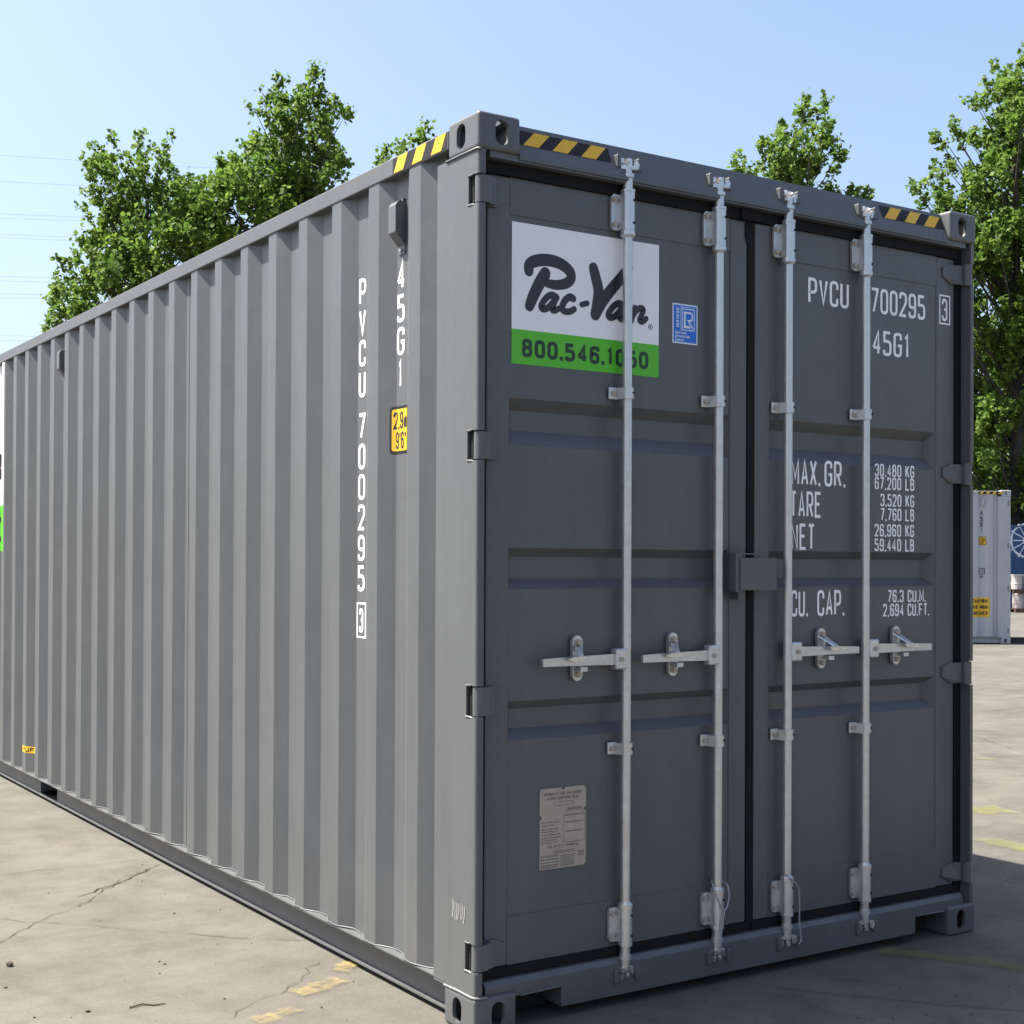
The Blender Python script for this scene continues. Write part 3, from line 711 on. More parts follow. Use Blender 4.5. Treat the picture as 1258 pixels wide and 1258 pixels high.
def fl(mb):
    put2d(mb, [rect2d(4.985, .258, 5.165, .300)], side_fn, YEL, .0008)
    text(mb, 'YUF', side_txt(5.13), 0, .264, .030, width=.12, cw=.03, weight=.11, m=BLACKL, lift=.0014)
side_mark(fl, 'yellow_sticker')
def fl(mb):
    k = 2.78; sign2d(mb, lambda u, v, l: Vector((-l, 7.40 - u*k, 1.54 + v*k)), .0010)
side_mark(fl, 'company_sign')
m = MB()
for i in range(7): 
    y = .135 - i*.011; m.add([], [], CHALK)
    put2d(m, [ribbon([Vector((y + rng.uniform(-.004, .004), .345 + rng.uniform(-.008, .01))), Vector((y - .006, .372 + rng.uniform(-.006, .006))), Vector((y - .002 + rng.uniform(-.004, .004), .398 + rng.uniform(-.012, .008)))], rng.uniform(.0015, .0034))], lambda u, v, l: Vector((.004-l, u, v)), CHALK, .0007 + i*.0001)
posts = [o for o in root.children if o.name.startswith('corner_post')]
m.build('chalk_scrawl', posts[0], fix=False)

# ---------------------------------------------------------------- ground
def ground_mat():
    m = bpy.data.materials.new('worn_concrete'); m.use_nodes = True; nt = m.node_tree; b = nt.nodes['Principled BSDF']; N = nt.nodes.new; Lk = nt.links.new
    geo = N('ShaderNodeNewGeometry')
    def noise(s, d=8, r=.6, stretch=None):
        n = N('ShaderNodeTexNoise'); n.inputs['Scale'].default_value = s; n.inputs['Detail'].default_value = d; n.inputs['Roughness'].default_value = r
        if stretch:
            mp = N('ShaderNodeMapping'); mp.inputs['Scale'].default_value = stretch; mp.inputs['Rotation'].default_value = (0, 0, .35)
            Lk(geo.outputs['Position'], mp.inputs['Vector']); Lk(mp.outputs[0], n.inputs['Vector'])
        else: Lk(geo.outputs['Position'], n.inputs['Vector'])
        return n.outputs['Fac']
    def ramp(src, stops):
        r = N('ShaderNodeValToRGB'); e = r.color_ramp.elements
        e[0].position, e[0].color = stops[0][0], (*stops[0][1], 1); e[1].position, e[1].color = stops[-1][0], (*stops[-1][1], 1)
        for p, c in stops[1:-1]: x = e.new(p); x.color = (*c, 1)
        Lk(src, r.inputs[0]); return r.outputs[0]
    def mul(a, b_, f=1.):
        x = N('ShaderNodeMix'); x.data_type = 'RGBA'; x.blend_type = 'MULTIPLY'; x.inputs[0].default_value = f; Lk(a, x.inputs[6]); Lk(b_, x.inputs[7]); return x.outputs[2]
    base = ramp(noise(.55, 9, .6), [(.30, (.072, .0675, .0575)), (.5, (.092, .0865, .0745)), (.72, (.112, .105, .092))])
    c = mul(base, ramp(noise(3.2, 9, .68), [(.3, (.74, .735, .73)), (.5, (1, 1, 1)), (.7, (1.15, 1.15, 1.15))]))
    c = mul(c, ramp(noise(1.2, 7, .7, (1.0, 5, 1)), [(.32, (.90, .895, .89)), (.52, (1, 1, 1)), (.7, (1.06, 1.06, 1.06))]))
    c = mul(c, ramp(noise(70, 6, .8), [(.30, (.66, .65, .64)), (.45, (1, 1, 1)), (.60, (1.04, 1.04, 1.04)), (.70, (1.35, 1.35, 1.32))]))
    vo = N('ShaderNodeTexVoronoi'); vo.inputs['Scale'].default_value = 30; Lk(geo.outputs['Position'], vo.inputs['Vector'])
    c = mul(c, ramp(vo.outputs['Distance'], [(.035, (.42, .40, .38)), (.085, (1, 1, 1))]))
    c = mul(c, ramp(noise(240, 3, .7), [(.30, (.80, .79, .78)), (.5, (1, 1, 1)), (.70, (1.18, 1.18, 1.17))]))
    c = mul(c, ramp(noise(.9, 5, .55), [(.28, (.80, .785, .77)), (.40, (1, 1, 1))]))
    wv = N('ShaderNodeTexNoise'); wv.inputs['Scale'].default_value = .35; wv.inputs['Detail'].default_value = 3; Lk(geo.outputs['Position'], wv.inputs['Vector'])
    c = mul(c, ramp(wv.outputs['Fac'], [(.485, (1, 1, 1)), (.50, (.90, .895, .89)), (.515, (1, 1, 1))]))
    Lk(c, b.inputs['Base Color']); b.inputs['Roughness'].default_value = .88; b.inputs['Specular IOR Level'].default_value = .25
    bp = N('ShaderNodeBump'); bp.inputs['Strength'].default_value = .35; bp.inputs['Distance'].default_value = .006
    Lk(noise(38, 6, .7), bp.inputs['Height']); Lk(bp.outputs[0], b.inputs['Normal'])
    return m
GM = ground_mat()
m = MB(); S = 900.
m.add([(-S, -S, 0), (S, -S, 0), (S, S, 0), (-S, S, 0)], [(0, 1, 2, 3)], GM)
ground = m.build('ground', fix=False); ground['kind'] = 'structure'
CRK = mat('crack_dirt', (.034, .029, .024), .95, var=.35, vscale=30)
def crack(pxs, w, name='crack', jag=.012, seed=1):
    rr = random.Random(seed); P = [on_ground(*p) for p in pxs]; pts = []
    for a, b in zip(P[:-1], P[1:]):
        n = max(3, int((b-a).length/.05))
        for k in range(n): pts.append(Vector((a.x + (b.x-a.x)*k/n + rr.uniform(-jag, jag), a.y + (b.y-a.y)*k/n + rr.uniform(-jag, jag))))
    pts.append(P[-1].to_2d()); ws = [w*.42*rr.uniform(.15, 1.3) for _ in pts]; ws[0] = ws[-1] = w*.15
    mb = MB(); put2d(mb, [ribbon(pts, ws)], lambda u, v, l: Vector((u, v, .004)), CRK); return mb.build(name, ground, fix=False)
crack([(-40, 1180), (0, 1158), (45, 1133), (100, 1112), (150, 1080), (195, 1063)], .005, seed=2, jag=.014)
crack([(95, 1103), (150, 1083), (196, 1062)], .009, seed=3, jag=.010)
crack([(-60, 1124), (0, 1129), (45, 1134), (110, 1138), (200, 1146), (300, 1153), (378, 1156)], .0045, seed=4)
crack([(-60, 1082), (0, 1075), (60, 1068), (120, 1062), (180, 1056)], .0045, seed=5)
crack([(275, 1256), (320, 1230), (352, 1218), (375, 1195), (400, 1175)], .003, seed=6, jag=.02)
crack([(920, 1206), (960, 1213), (1030, 1222), (1085, 1228), (1160, 1235), (1258, 1243)], .005, seed=7)
crack([(1198, 905), (1258, 925)], .006, seed=8)
crack([(1198, 830), (1258, 838)], .01, seed=9, jag=.03)

def alpha_paint(name, col, cover, scale=9., rough=.85, soft=.14, amax=1.):
    """worn paint: the sheet is missing where it has flaked off, thinning out towards its edges"""
    m = mat(name, col, rough, var=.12, vscale=14); nt = m.node_tree; b = nt.nodes['Principled BSDF']
    geo = nt.nodes.new('ShaderNodeNewGeometry'); n = nt.nodes.new('ShaderNodeTexNoise'); n.inputs['Scale'].default_value = scale; n.inputs['Detail'].default_value = 9; n.inputs['Roughness'].default_value = .72
    nt.links.new(geo.outputs['Position'], n.inputs['Vector'])
    at = nt.nodes.new('ShaderNodeAttribute'); at.attribute_name = 'cover'
    ad = nt.nodes.new('ShaderNodeMath'); ad.operation = 'ADD'; nt.links.new(n.outputs['Fac'], ad.inputs[0]); nt.links.new(at.outputs['Fac'], ad.inputs[1])
    mr = nt.nodes.new('ShaderNodeMapRange'); mr.inputs[1].default_value = 1.0 - cover; mr.inputs[2].default_value = 1.0 - cover + soft; mr.inputs[4].default_value = amax
    nt.links.new(ad.outputs[0], mr.inputs[0]); nt.links.new(mr.outputs[0], b.inputs['Alpha'])
    return m
PY1 = alpha_paint('worn_yellow_paint', (.27, .205, .075), .05, soft=.35, amax=.9); PY2 = alpha_paint('sprayed_lime_paint', (.22, .22, .03), .14, 5, soft=.8, amax=.95); PGR = alpha_paint('sprayed_green_paint', (.17, .23, .035), .22, 7, soft=.9, amax=.8)
PWH = alpha_paint('scuffed_white_paint', (.20, .20, .20), .02, 6, soft=.5, amax=.6); PRED = alpha_paint('sprayed_red_paint', (.24, .11, .09), .05, 10, soft=.5, amax=.6)
def paint_patch(pxs, hw, m, label, z=.006, name='paint_mark', n=18, group=None):
    """strip along pixels on the ground; 'cover' falls off to its border"""
    P = smooth_path([on_ground(*p).to_2d() for p in pxs], n); L = len(P); rows = 6; vs = []; fs = []; cv = []
    for i, p in enumerate(P):
        t = (P[min(i+1, L-1)] - P[max(i-1, 0)]).normalized(); nn = Vector((-t.y, t.x)); e = min(i, L-1-i)/(L*.18)
        for k in range(rows+1):
            q = 2*k/rows-1; vs.append((p.x + nn.x*hw*q, p.y + nn.y*hw*q, z)); cv.append(min(1, e, (1-abs(q))*2.2)*.55)
    for i in range(L-1):
        for k in range(rows): a = i*(rows+1)+k; fs.append((a, a+1, a+rows+2, a+rows+1))
    mb = MB(); mb.add(vs, fs, m); o = mb.build(name, None, fix=False); at = o.data.attributes.new('cover', 'FLOAT', 'POINT'); at.data.foreach_set('value', cv)
    return tag(o, label, 'paint mark', group)
paint_patch([(414, 1197), (436, 1182)], .075, PY1, 'small worn yellow paint patch touching the side rail of the grey container')
paint_patch([(355, 1226), (392, 1214), (424, 1201)], .085, PY1, 'broad worn yellow paint patch between two smaller ones beside the grey container')
paint_patch([(300, 1258), (342, 1249), (372, 1238)], .075, PY1, 'worn yellow paint patch farthest out from the side of the grey container')
paint_patch([(1190, 1000), (1215, 996), (1243, 995)], .20, PY2, 'pale yellow spray streak on sunlit concrete away from the container shadow')
paint_patch([(1192, 1029), (1225, 1036), (1255, 1042), (1290, 1052)], .13, PY2, 'bright lime yellow spray streak just outside the container shadow')
paint_patch([(1050, 1168), (1090, 1170), (1140, 1175), (1190, 1181), (1240, 1187), (1320, 1196)], .075, PGR, 'lime green spray line on the shaded concrete before the container doors')
paint_patch([(1198, 1112), (1225, 1115), (1258, 1116), (1300, 1114)], .022, PWH, 'pale curved scuff line beside the shaded bottom corner casting')
paint_patch([(1225, 1040), (1236, 1075), (1244, 1105)], .05, PWH, 'pale scuffed smear crossing into the shadow beside the container')
paint_patch([(1246, 858), (1262, 858)], .05, PWH, 'short white paint dash on the far concrete')
paint_patch([(1198, 950), (1235, 953), (1262, 951)], .10, PWH, 'pale worn smear on the sunlit concrete beyond the lime streaks')
paint_patch([(1198, 932), (1225, 934)], .08, PY2, 'faint yellow spray trace beyond the pale smear')
paint_patch([(72, 1039), (88, 1038)], .05, PRED, 'faint red spray dot on concrete near the side rail')

# loose grit, one larger stone, a twig
def pebble(mb, p, r, rr):
    bm = bmesh.new(); bmesh.ops.create_icosphere(bm, subdivisions=1, radius=1)
    sx, sy, sz = rr.uniform(.7, 1.4), rr.uniform(.7, 1.3), rr.uniform(.4, .7); a = rr.uniform(0, 6.28); c_, s_ = math.cos(a), math.sin(a)
    for v in bm.verts:
        k = rr.uniform(.82, 1.15); x, y, z = v.co.x*sx*k, v.co.y*sy*k, v.co.z*sz*k
        v.co = Vector((p[0] + r*(x*c_-y*s_), p[1] + r*(x*s_+y*c_), p[2] + r*(z + sz*.7)))
    mb.bm(bm, STONE)
gr = MB(); r3 = random.Random(11)
for i in range(80):
    px = r3.uniform(-60, 520); py = r3.uniform(1000, 1330)
    p = on_ground(px, py)
    if p.x > -.05: continue
    pebble(gr, (p.x, p.y, .0), r3.choice((.0015, .002, .002, .0025, .003, .004, .0055)), r3)
for i in range(60):
    p = on_ground(r3.uniform(700, 1330), r3.uniform(1190, 1300)); 
    if p.y > -.05 and p.x < 2.6: continue
    pebble(gr, (p.x, p.y, 0), r3.choice((.0025, .003, .004)), r3)
g = gr.build('loose_grit', None); g['kind'] = 'stuff'; g['label'] = 'loose grit and crumbs scattered over the concrete'; g['category'] = 'grit'
for px, py, r, lb in ((12, 1187, .016, 'dark round stone on the sunlit concrete near a crack'), (108, 1243, .011, 'brown pebble beside the dry twig')):
    m = MB(); p = on_ground(px, py); pebble(m, (p.x, p.y, 0), r, r3); tag(m.build('stone'), lb, 'stone')
m = MB(); m.tube([on_ground(159, 1239) + Vector((0, 0, .004)), on_ground(175, 1235) + Vector((0, 0, .006)), on_ground(188, 1236) + Vector((0, 0, .004)), on_ground(203, 1234) + Vector((0, 0, .004))], [.003, .0035, .003, .002], TWIGM, 6)
tag(m.build('twig'), 'thin dry twig lying on the sunlit concrete', 'twig')

# cord loops hanging on two of the locking bars
def seal(path, label, name='cord_loop'):
    m = MB(); m.tube(smooth_path(path, 6), .0028, CORD, 6); return tag(m.build(name), label, 'cord')
X = 1.041
seal([(X+.030, .0, .352), (X+.026, -.012, .310), (X+.002, -.016, .268), (X-.028, -.008, .315), (X-.032, .008, .352), (X, .044, .366), (X+.030, .02, .356), (X+.030, .0, .350)], 'grey cord loop hung round the locking bar left of the door gap')
seal([(X+.002, -.016, .268), (X-.006, -.014, .22), (X-.014, -.012, .16), (X-.016, -.012, .125)], 'grey cord tail hanging below the loop on its locking bar')
X = 1.386
seal([(X-.034, -.004, .352), (X-.010, -.014, .335), (X+.026, -.012, .300), (X+.034, -.010, .25), (X+.034, -.010, .18), (X+.042, -.010, .110), (X+.028, -.012, .098)], 'grey cord hanging from the locking bar right of the door gap')

# ---------------------------------------------------------------- background yard
Pb = on_ground(1242, 791); rzb = math.atan2(-RV.y, -RV.x) - math.pi/2
bgc, bdl, bdr, bh, bs = container('shipping_container', 'pale grey shipping container with yellow caution sticker on its side', None, Pb, rzb, PALE, False)
def bg_mark(par, fill, name, w=True):
    mb = MB(); fill(mb); o = mb.build(name, par, fix=False)
    if w: wrap(o)
    return o
bg_mark(bgc, lambda mb: [text(mb, ch, side_txt(.566), 0 if ch != '1' else .012, 2.42 - i*.108, .09, width=.05 if ch != '1' else .026, cw=.05, gap=0, weight=.10, m=BLACKL, lift=.003, dl=.0003) for i, ch in enumerate('45G1')], 'lettering')
bg_mark(bgc, ysticker(.46, .60, 1.86, 2.02, .003), 'height_sticker')
def fl(mb):
    put2d(mb, [ribbon([Vector((.49, 1.31)), Vector((.60, 1.31)), Vector((.60, 1.42)), Vector((.49, 1.42))], .006, True), ring2d((.545, 1.365), .03, .005), ribbon([Vector((.51, 1.27)), Vector((.585, 1.27))], .008), ribbon([Vector((.52, 1.245)), Vector((.58, 1.245))], .006)], side_fn, BLACKL, .003, .0003)
bg_mark(bgc, fl, 'lifting_symbol')
def fl(mb):
    put2d(mb, [rect2d(.40, .50, .74, .87)], side_fn, YEL, .003)
    for i, t_ in enumerate(('CAUTION', '9\'6" HIGH', 'CONTAINER')): text(mb, t_, side_txt(.73), 0, .77-.115*i, .07, width=.29, cw=.035, weight=.11, m=BLACKL, lift=.005, dl=.0003)
bg_mark(bgc, fl, 'caution_sticker')
br = [o for o in bgc.children if o.name.startswith('roof_rail')][0]
m = MB(); put2d(m, [rect2d(.19, 2.822, .62, 2.873)], sfn, BLK, .003)
for y in (.54, .42, .30, .18): put2d(m, [([Vector((y, 2.822)), Vector((y+.062, 2.822)), Vector((y+.032, 2.873)), Vector((y-.030, 2.873))], [(0, 1, 2, 3)])], sfn, YEL, .005)
m.build('hazard_tape', br, fix=False)

Pd = at_depth(1560, 720, 47.0); Pd.z = 0
blc, c1, c2, c3, c4 = container('shipping_container', 'blue shipping container with white spoked wheel emblem behind stacked drums', None, Pd, rzb, BLUE, False)
# emblem: white spoked wheel
pw = at_depth(1263, 664, 47.0)
loc_y = (pw - Pd).dot(Vector((-RV.x, -RV.y, 0)).normalized()); R_ = .58
def fl(mb):
    st = [ring2d((loc_y, pw.z), R_, .035, 40), ring2d((loc_y, pw.z), R_*.22, .03, 20)]
    for k in range(12):
        a = 2*math.pi*k/12; d = Vector((math.cos(a), math.sin(a))); c = Vector((loc_y, pw.z)); st.append(ribbon([c + d*R_*.26, c + d*R_*.95], .018))
        st.append(ribbon([c + d*R_*1.03, c + d*R_*1.14], .03))
    put2d(mb, st, side_fn, STWHITE, .004, .0004)
bg_mark(blc, fl, 'wheel_emblem')

# drums on pallets
def pallet(loc, rz, label):
    t = thing('pallet', label, 'pallet', loc, rz, 'pallets under the white drums')
    for i in range(6): b = MB(); b.box(-.6, -.5 + i*.184, .098, .6, -.5 + i*.184 + .12, .12, WOOD); b.build('plank', t)
    for y in (-.45, 0, .45): b = MB(); b.box(-.6, y-.05, .001, .6, y+.05, .097, WOOD); b.build('bearer', t)
    return t
def drum(loc, label, grp, lid):
    t = thing('drum', label, 'drum', loc, 0, grp)
    b = MB(); b.lathe([(.150, 0), (.165, .012), (.168, .16), (.174, .17), (.174, .19), (.168, .20), (.168, .37), (.172, .38), (.172, .40), (.160, .42), (.160, .44)], (0, 0, 0), DRUM, 18); b.build('drum_body', t)
    b = MB(); b.lathe([(.178, .43), (.178, .46), (.165, .47), (.05, .472)], (0, 0, 0), lid, 18); b.build('drum_lid', t)
p0 = on_ground(1262, 752)
ex = Vector((RV.x, RV.y, 0)).normalized(); ey = Vector((FV.x, FV.y, 0)).normalized(); ra = math.atan2(ex.y, ex.x)
for lev in range(2):
    base = p0 + Vector((0, 0, lev*.602)) - ex*.05*lev
    pallet(base, ra, ('wooden pallet on the concrete carrying the lower layer of white drums', 'wooden pallet laid on top of the lower layer of white drums')[lev])
    for i in range(3):
        c = base + ex*(-.40 + i*.39) - ey*.24 + Vector((0, 0, .121))
        drum(c, 'white plastic drum in the %s layer of the stack, %s the pale container corner' % (('lower', 'upper')[lev], ('nearest to', 'second from', 'third from')[i]), 'white drums stacked on pallets', DRUM)
# steel beam on the ground right of the pale container
bp = on_ground(1243, 791.5) + ex*.12 + ey*.3
m = MB(); Mx = Matrix.Translation(bp) @ Matrix.Rotation(ra, 4, 'Z')
m.box(0, -.08, .0, 6, .08, .014, DSTEEL, Mx); m.box(0, -.006, .0142, 6, .006, .0998, DSTEEL, Mx); m.box(0, -.08, .10, 6, .08, .114, DSTEEL, Mx)
tag(m.build('steel_beam'), 'dark steel beam lying on the concrete beyond the pale container corner', 'beam')

# ---------------------------------------------------------------- overhead wires far behind the trees
for i, (y0, y1, dd) in enumerate(((191, 197, 95), (223, 228, 95), (263, 266.5, 96), (268.5, 271, 97), (288, 291.5, 96), (292.5, 295.5, 97), (340, 341.5, 96), (345.5, 347, 97), (361, 363, 96), (367, 367, 97), (413, 413.5, 96), (419, 418.5, 97))):
    a = at_depth(-700, y0 - (y1-y0)*7 - 16, dd); b = at_depth(50, (y0+y1)/2, dd); c = at_depth(700, y1 + (y1-y0)*4.2, dd+6)
    pts = [a*(1-t)*(1-t*2) + b*4*t*(1-t) + c*t*(2*t-1) for t in [k/24 for k in range(25)]]
    m = MB(); m.tube(pts, .010, WIRE, 5)
    lab = 'single overhead power line, topmost of the lines behind the trees' if i == 0 else 'single overhead power line, second from the top of the lines' if i == 1 else \
        '%s wire of the %s close pair of overhead power lines' % (('upper', 'lower')[i % 2], ('highest', 'second highest', 'middle', 'second lowest', 'lowest')[i//2-1])
    tag(m.build('power_line'), lab, 'power line', 'overhead power lines behind the trees')

# ---------------------------------------------------------------- trees
def leaf_mat(name, col, col2):
    m = bpy.data.materials.new(name); m.use_nodes = True; nt = m.node_tree; b = nt.nodes['Principled BSDF']; out = nt.nodes['Material Output']
    at = nt.nodes.new('ShaderNodeAttribute'); at.attribute_name = 'tone'
    mx = nt.nodes.new('ShaderNodeMix'); mx.data_type = 'RGBA'; nt.links.new(at.outputs['Fac'], mx.inputs[0]); mx.inputs[6].default_value = (*col, 1); mx.inputs[7].default_value = (*col2, 1)
    nt.links.new(mx.outputs[2], b.inputs['Base Color']); b.inputs['Roughness'].default_value = .55; b.inputs['Specular IOR Level'].default_value = .22
    tr = nt.nodes.new('ShaderNodeBsdfTranslucent'); nt.links.new(mx.outputs[2], tr.inputs['Color'])
    ms = nt.nodes.new('ShaderNodeMixShader'); ms.inputs[0].default_value = .5; nt.links.new(b.outputs[0], ms.inputs[1]); nt.links.new(tr.outputs[0], ms.inputs[2]); nt.links.new(ms.outputs[0], out.inputs['Surface'])
    return m
LEAF = leaf_mat('poplar_leaves', (.062, .125, .020), (.160, .245, .042))
def tree(px, depth, blobs, label, seed, leaves=15000, z_low=3.5, half_w=2.6, full_low=False, top_extra=True):
    R = np.random.default_rng(seed); rr = random.Random(seed)
    base = at_depth(px, 690, depth); base.z = 0
    k = depth/FPX
    C3 = []
    for bx, by, br in blobs:
        c = at_depth(bx, by, depth); r = br*k
        spread = min(1.6, max(.25, (half_w*.45)))
        jit = rr.uniform(-1, 1)*spread; d = (c-CAM).normalized()
        C3.append((c + d*jit, r))
        if br >= 14:
            for s in (-1, 1):
                if rr.random() < .75: C3.append((c + d*(jit + s*rr.uniform(.8, 1.6)) + Vector((rr.uniform(-.3, .3), rr.uniform(-.3, .3), rr.uniform(-.4, .2))), r*rr.uniform(.7, 1.0)))
    top = max(c.z + r for c, r in C3); zl = min(c.z - r for c, r in C3)
    n_low = int((zl - z_low)*(4.2 if full_low else 2.2))
    for i in range(max(0, n_low)):
        z = rr.uniform(z_low, zl + .6); a = rr.uniform(0, 6.283); q = half_w*math.sqrt(rr.random())*(1 - .25*abs(z - zl)/max(1, zl-z_low))
        C3.append((Vector((base.x + q*math.cos(a), base.y + q*math.sin(a), z)), rr.uniform(.5, 1.0)))
    t = thing('poplar_tree', label, 'tree', base, 0, 'poplar trees behind the yard')
    o3 = Vector(base)
    # trunk with limbs
    tm = MB(); th = top*.86; lean = Vector((rr.uniform(-.3, .3), rr.uniform(-.3, .3), 0)); path = []; rad = []
    for i in range(13):
        f = i/12; path.append(lean*f*f + Vector((math.sin(f*5+seed)*.12*f, math.cos(f*4+seed)*.12*f, th*f))); rad.append(max(.03, .30*(1-f)**.8 + .02))
    path[0].z = -.05; rad[0] *= 1.35
    tm.tube(path, rad, BARK, 9)
    def trunk_at(z):
        f = min(max(z/th, 0), 1)*12; i = min(int(f), 11); return path[i].lerp(path[i+1], f-i)
    for c, r in C3:
        e = c - o3; hor = (e.xy - trunk_at(e.z).xy).length; s = trunk_at(max(1.6, e.z - .5 - hor*1.05)); mid = s.lerp(e, .55) + Vector((0, 0, -.12*hor)) + Vector((rr.uniform(-.12, .12), rr.uniform(-.12, .12), 0))
        w = .010 + .010*min(r, 1.5) + .006*hor
        tm.tube([s, s.lerp(mid, .5), mid, mid.lerp(e, .6), e], [w*1.5, w*1.2, w, w*.6, w*.25], BARK, 5, cap=False)
    tr_ = tm.build('trunk', t, fix=False)
    # leaves in sprays
    vol = np.array([r**2.2 + .02 for c, r in C3]); share = vol/vol.sum()
    V = []; T = []
    for (c, r), s in zip(C3, share):
        n = max(40, int(leaves*1.1*s)); ns = max(3, n//26)
        d = R.normal(size=(ns, 3)); d /= np.linalg.norm(d, axis=1)[:, None]
        sc_ = np.array(c - o3) + d*(r*np.cbrt(R.uniform(.12, 1, (ns, 1))))*np.array([1, 1, 1.05])
        per = n//ns
        ax = d*.5 + np.array([0, 0, .9]) + R.normal(size=(ns, 3))*.35; ax /= np.linalg.norm(ax, axis=1)[:, None]   # twig directions, mostly up and out
        tl = R.uniform(-.5, .5, (ns, per, 1))*min(.75, .26 + r*.5)
        pos = sc_[:, None, :] + ax[:, None, :]*tl + R.normal(size=(ns, per, 3))*(.085)
        V.append(pos.reshape(-1, 3)); T.append(np.clip(R.normal(.42, .28, ns*per) + np.repeat(R.normal(0, .12, ns), per), 0, 1))
    P = np.concatenate(V); tone = np.concatenate(T); n = len(P)
    # leaf quads: random facing, hanging slightly
    nz = R.normal(size=(n, 3)); nz[:, 2] = np.abs(nz[:, 2])*.9 + .25; nz /= np.linalg.norm(nz, axis=1)[:, None]
    u = np.cross(nz, R.normal(size=(n, 3))); u /= np.linalg.norm(u, axis=1)[:, None]; v = np.cross(nz, u)
    s = R.uniform(.066, .122, (n, 1))
    A = P - u*s; B = P + v*s*.78 + nz*s*.18 - u*s*.15; Cc = P + u*s*1.1; D = P - v*s*.78 + nz*s*.18 - u*s*.15
    verts = np.stack([A, B, Cc, D], 1).reshape(-1, 3)
    me = bpy.data.meshes.new('crown'); me.vertices.add(4*n); me.vertices.foreach_set('co', verts.ravel())
    me.loops.add(4*n); me.loops.foreach_set('vertex_index', np.arange(4*n, dtype=np.int32)); me.polygons.add(n)
    me.polygons.foreach_set('loop_start', np.arange(0, 4*n, 4, dtype=np.int32)); me.update(calc_edges=True)
    at = me.attributes.new('tone', 'FLOAT', 'POINT'); at.data.foreach_set('value', np.repeat(tone, 4).astype(np.float32))
    me.materials.append(LEAF); o = bpy.data.objects.new('crown', me); COL.objects.link(o); o.parent = t
    return t
DT = 48.
tree(100, DT+1, [(87, 325, 16), (78, 342, 10), (75, 362, 18), (105, 350, 24), (62, 390, 10), (95, 385, 26), (125, 365, 24), (118, 400, 26), (68, 352, 6), (92, 318, 8), (58, 402, 7), (140, 395, 26)], 'low poplar at the outer end of the row, crown barely above the container roof', 1, 7000, 3, 1.4)
tree(172, DT-1, [(118, 181, 9), (128, 192, 10), (140, 174, 9), (138, 190, 12), (176, 170, 9), (175, 186, 11), (206, 170, 9), (196, 182, 11), (205, 195, 12), (106, 203, 8), (120, 208, 14), (112, 232, 9), (128, 238, 17), (106, 262, 10), (122, 272, 18), (150, 215, 22), (180, 215, 24), (205, 222, 18), (150, 255, 28), (185, 255, 30), (215, 250, 24), (235, 235, 14), (98, 290, 8), (115, 302, 18), (140, 298, 28), (180, 298, 34), (220, 290, 32), (150, 335, 30), (190, 335, 30), (245, 275, 22), (120, 330, 20), (228, 225, 9), (240, 250, 20), (232, 272, 26), (250, 300, 28), (215, 320, 30), (262, 285, 24)], 'broad poplar with a notched three-tipped crown behind the container roof', 2, 17000, 3.5, 2.6)
tree(352, DT, [(390, 86, 8), (380, 98, 11), (392, 108, 11), (345, 96, 5), (346, 112, 9), (312, 133, 9), (326, 128, 11), (342, 130, 14), (368, 125, 18), (395, 130, 14), (425, 134, 7), (413, 128, 5), (424, 142, 5), (345, 155, 22), (380, 155, 26), (405, 160, 14), (302, 182, 10), (318, 175, 12), (330, 195, 28), (370, 195, 34), (405, 195, 20), (425, 200, 6), (296, 205, 16), (310, 225, 28), (350, 230, 36), (392, 225, 28), (418, 212, 10), (270, 212, 14), (283, 228, 20), (258, 222, 8), (262, 248, 24), (290, 258, 34), (330, 265, 34), (245, 270, 22), (372, 250, 30), (240, 245, 16), (252, 285, 26), (275, 240, 20), (268, 300, 26)], 'tallest poplar of the left row, loose crown with a leaning pointed tip', 3, 19000, 3.5, 2.8)
tree(512, DT+2, [(522, 158, 7), (518, 168, 8), (530, 172, 9), (505, 172, 8), (510, 184, 12), (492, 180, 7), (490, 190, 10), (474, 188, 6), (466, 194, 7), (540, 180, 6), (500, 205, 22), (535, 205, 20), (475, 210, 14)], 'poplar whose topmost twigs just clear the roof by the hazard tape', 4, 7000, 4, 2.2)
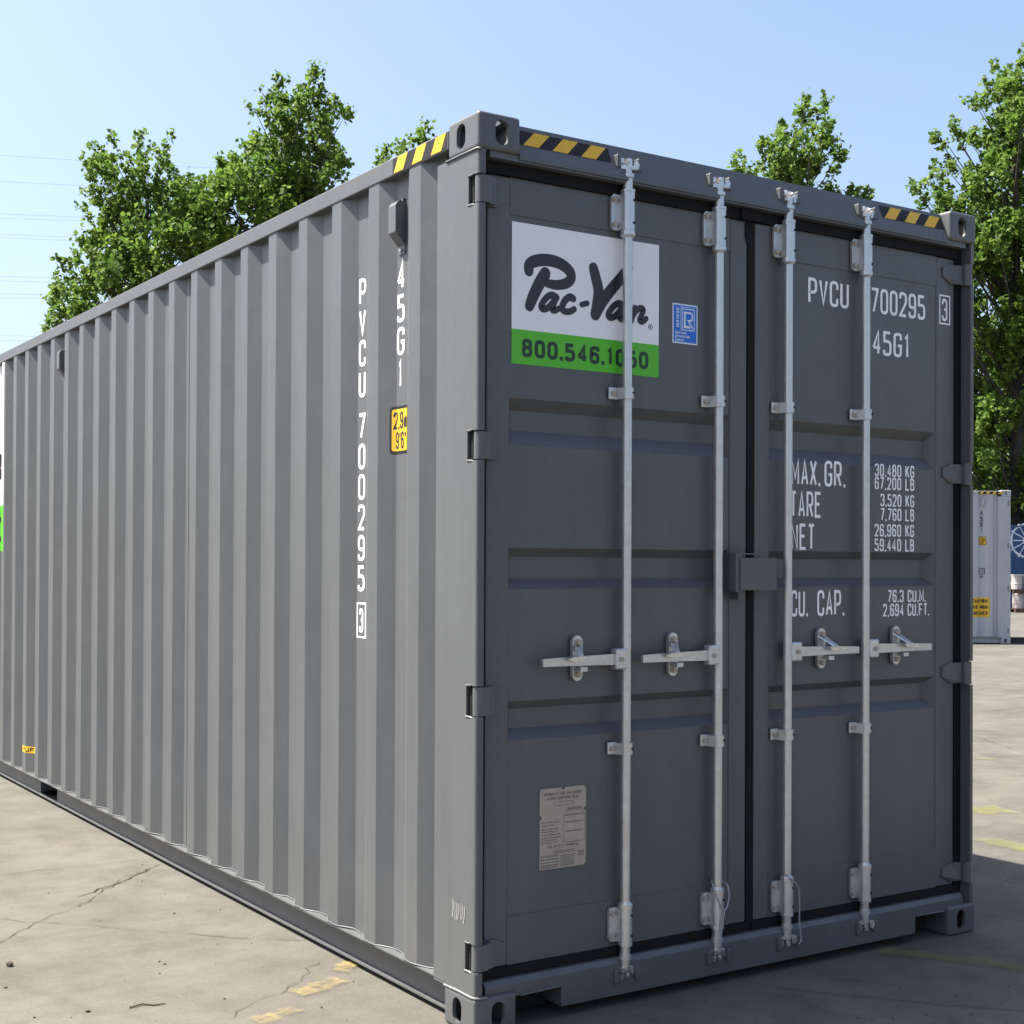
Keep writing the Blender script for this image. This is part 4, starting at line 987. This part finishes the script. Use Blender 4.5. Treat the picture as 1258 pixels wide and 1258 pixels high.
tree(985, DT-2, [(990, 124, 5), (984, 133, 4), (995, 137, 8), (1012, 125, 6), (1006, 135, 7), (992, 147, 10), (1000, 160, 14), (975, 158, 11), (957, 160, 8), (1022, 154, 6), (1015, 163, 8), (970, 175, 17), (1026, 175, 8), (1030, 184, 9), (1036, 190, 5), (1015, 190, 12), (1000, 200, 14), (942, 183, 10), (955, 193, 16), (975, 200, 20), (945, 208, 18), (965, 215, 22), (901, 194, 8), (911, 203, 10), (925, 212, 10), (984, 222, 10), (1025, 208, 5), (1016, 228, 6), (1022, 234, 7), (1044, 233, 5), (1050, 240, 6), (1061, 240, 5), (1069, 237, 4), (985, 235, 18), (950, 240, 20), (1020, 255, 16)], 'poplar with open airy crown rising above the door header', 5, 12000, 4, 2.4)
F = [(1225, 80, 6), (1250, 76, 11), (1236, 88, 8), (1217, 102, 8), (1240, 102, 14), (1193, 121, 8), (1203, 126, 7), (1213, 118, 9), (1231, 118, 16), (1252, 115, 16), (1167, 154, 7), (1148, 166, 6), (1160, 172, 9), (1176, 172, 9), (1192, 176, 11), (1189, 165, 7), (1210, 172, 14), (1228, 150, 20), (1250, 145, 22), (1235, 180, 18), (1162, 206, 12), (1146, 214, 11), (1122, 228, 5), (1130, 234, 6), (1178, 208, 10), (1198, 216, 15), (1222, 205, 20), (1248, 195, 22), (1134, 248, 10), (1155, 243, 16), (1180, 248, 14), (1205, 250, 18), (1235, 240, 24), (1160, 275, 20), (1190, 280, 22), (1225, 280, 26), (1255, 270, 22)]
for y in range(310, 600, 34):
    for x in (1165, 1200, 1232, 1265): F.append((x + rng.uniform(-10, 10), y + rng.uniform(-10, 10), rng.uniform(15, 27)))
tree(1249, DT+2.5, F, 'large dense poplar with a stout trunk behind the blue container', 6, 34000, 2.6, 2.6, True)
F2 = [(1300 + rng.uniform(-45, 60), rng.uniform(70, 560), rng.uniform(14, 28)) for i in range(60)]
tree(1325, DT+4, F2, 'poplar crowding the far side of the large dense one', 7, 20000, 2.6, 2.4, True)
B2 = [(1190 + rng.uniform(-60, 90), rng.uniform(330, 600), rng.uniform(14, 28)) for i in range(46)]
tree(1212, DT+11, B2, 'slender poplar half hidden behind the large dense one', 8, 16000, 2.0, 2.4, True)
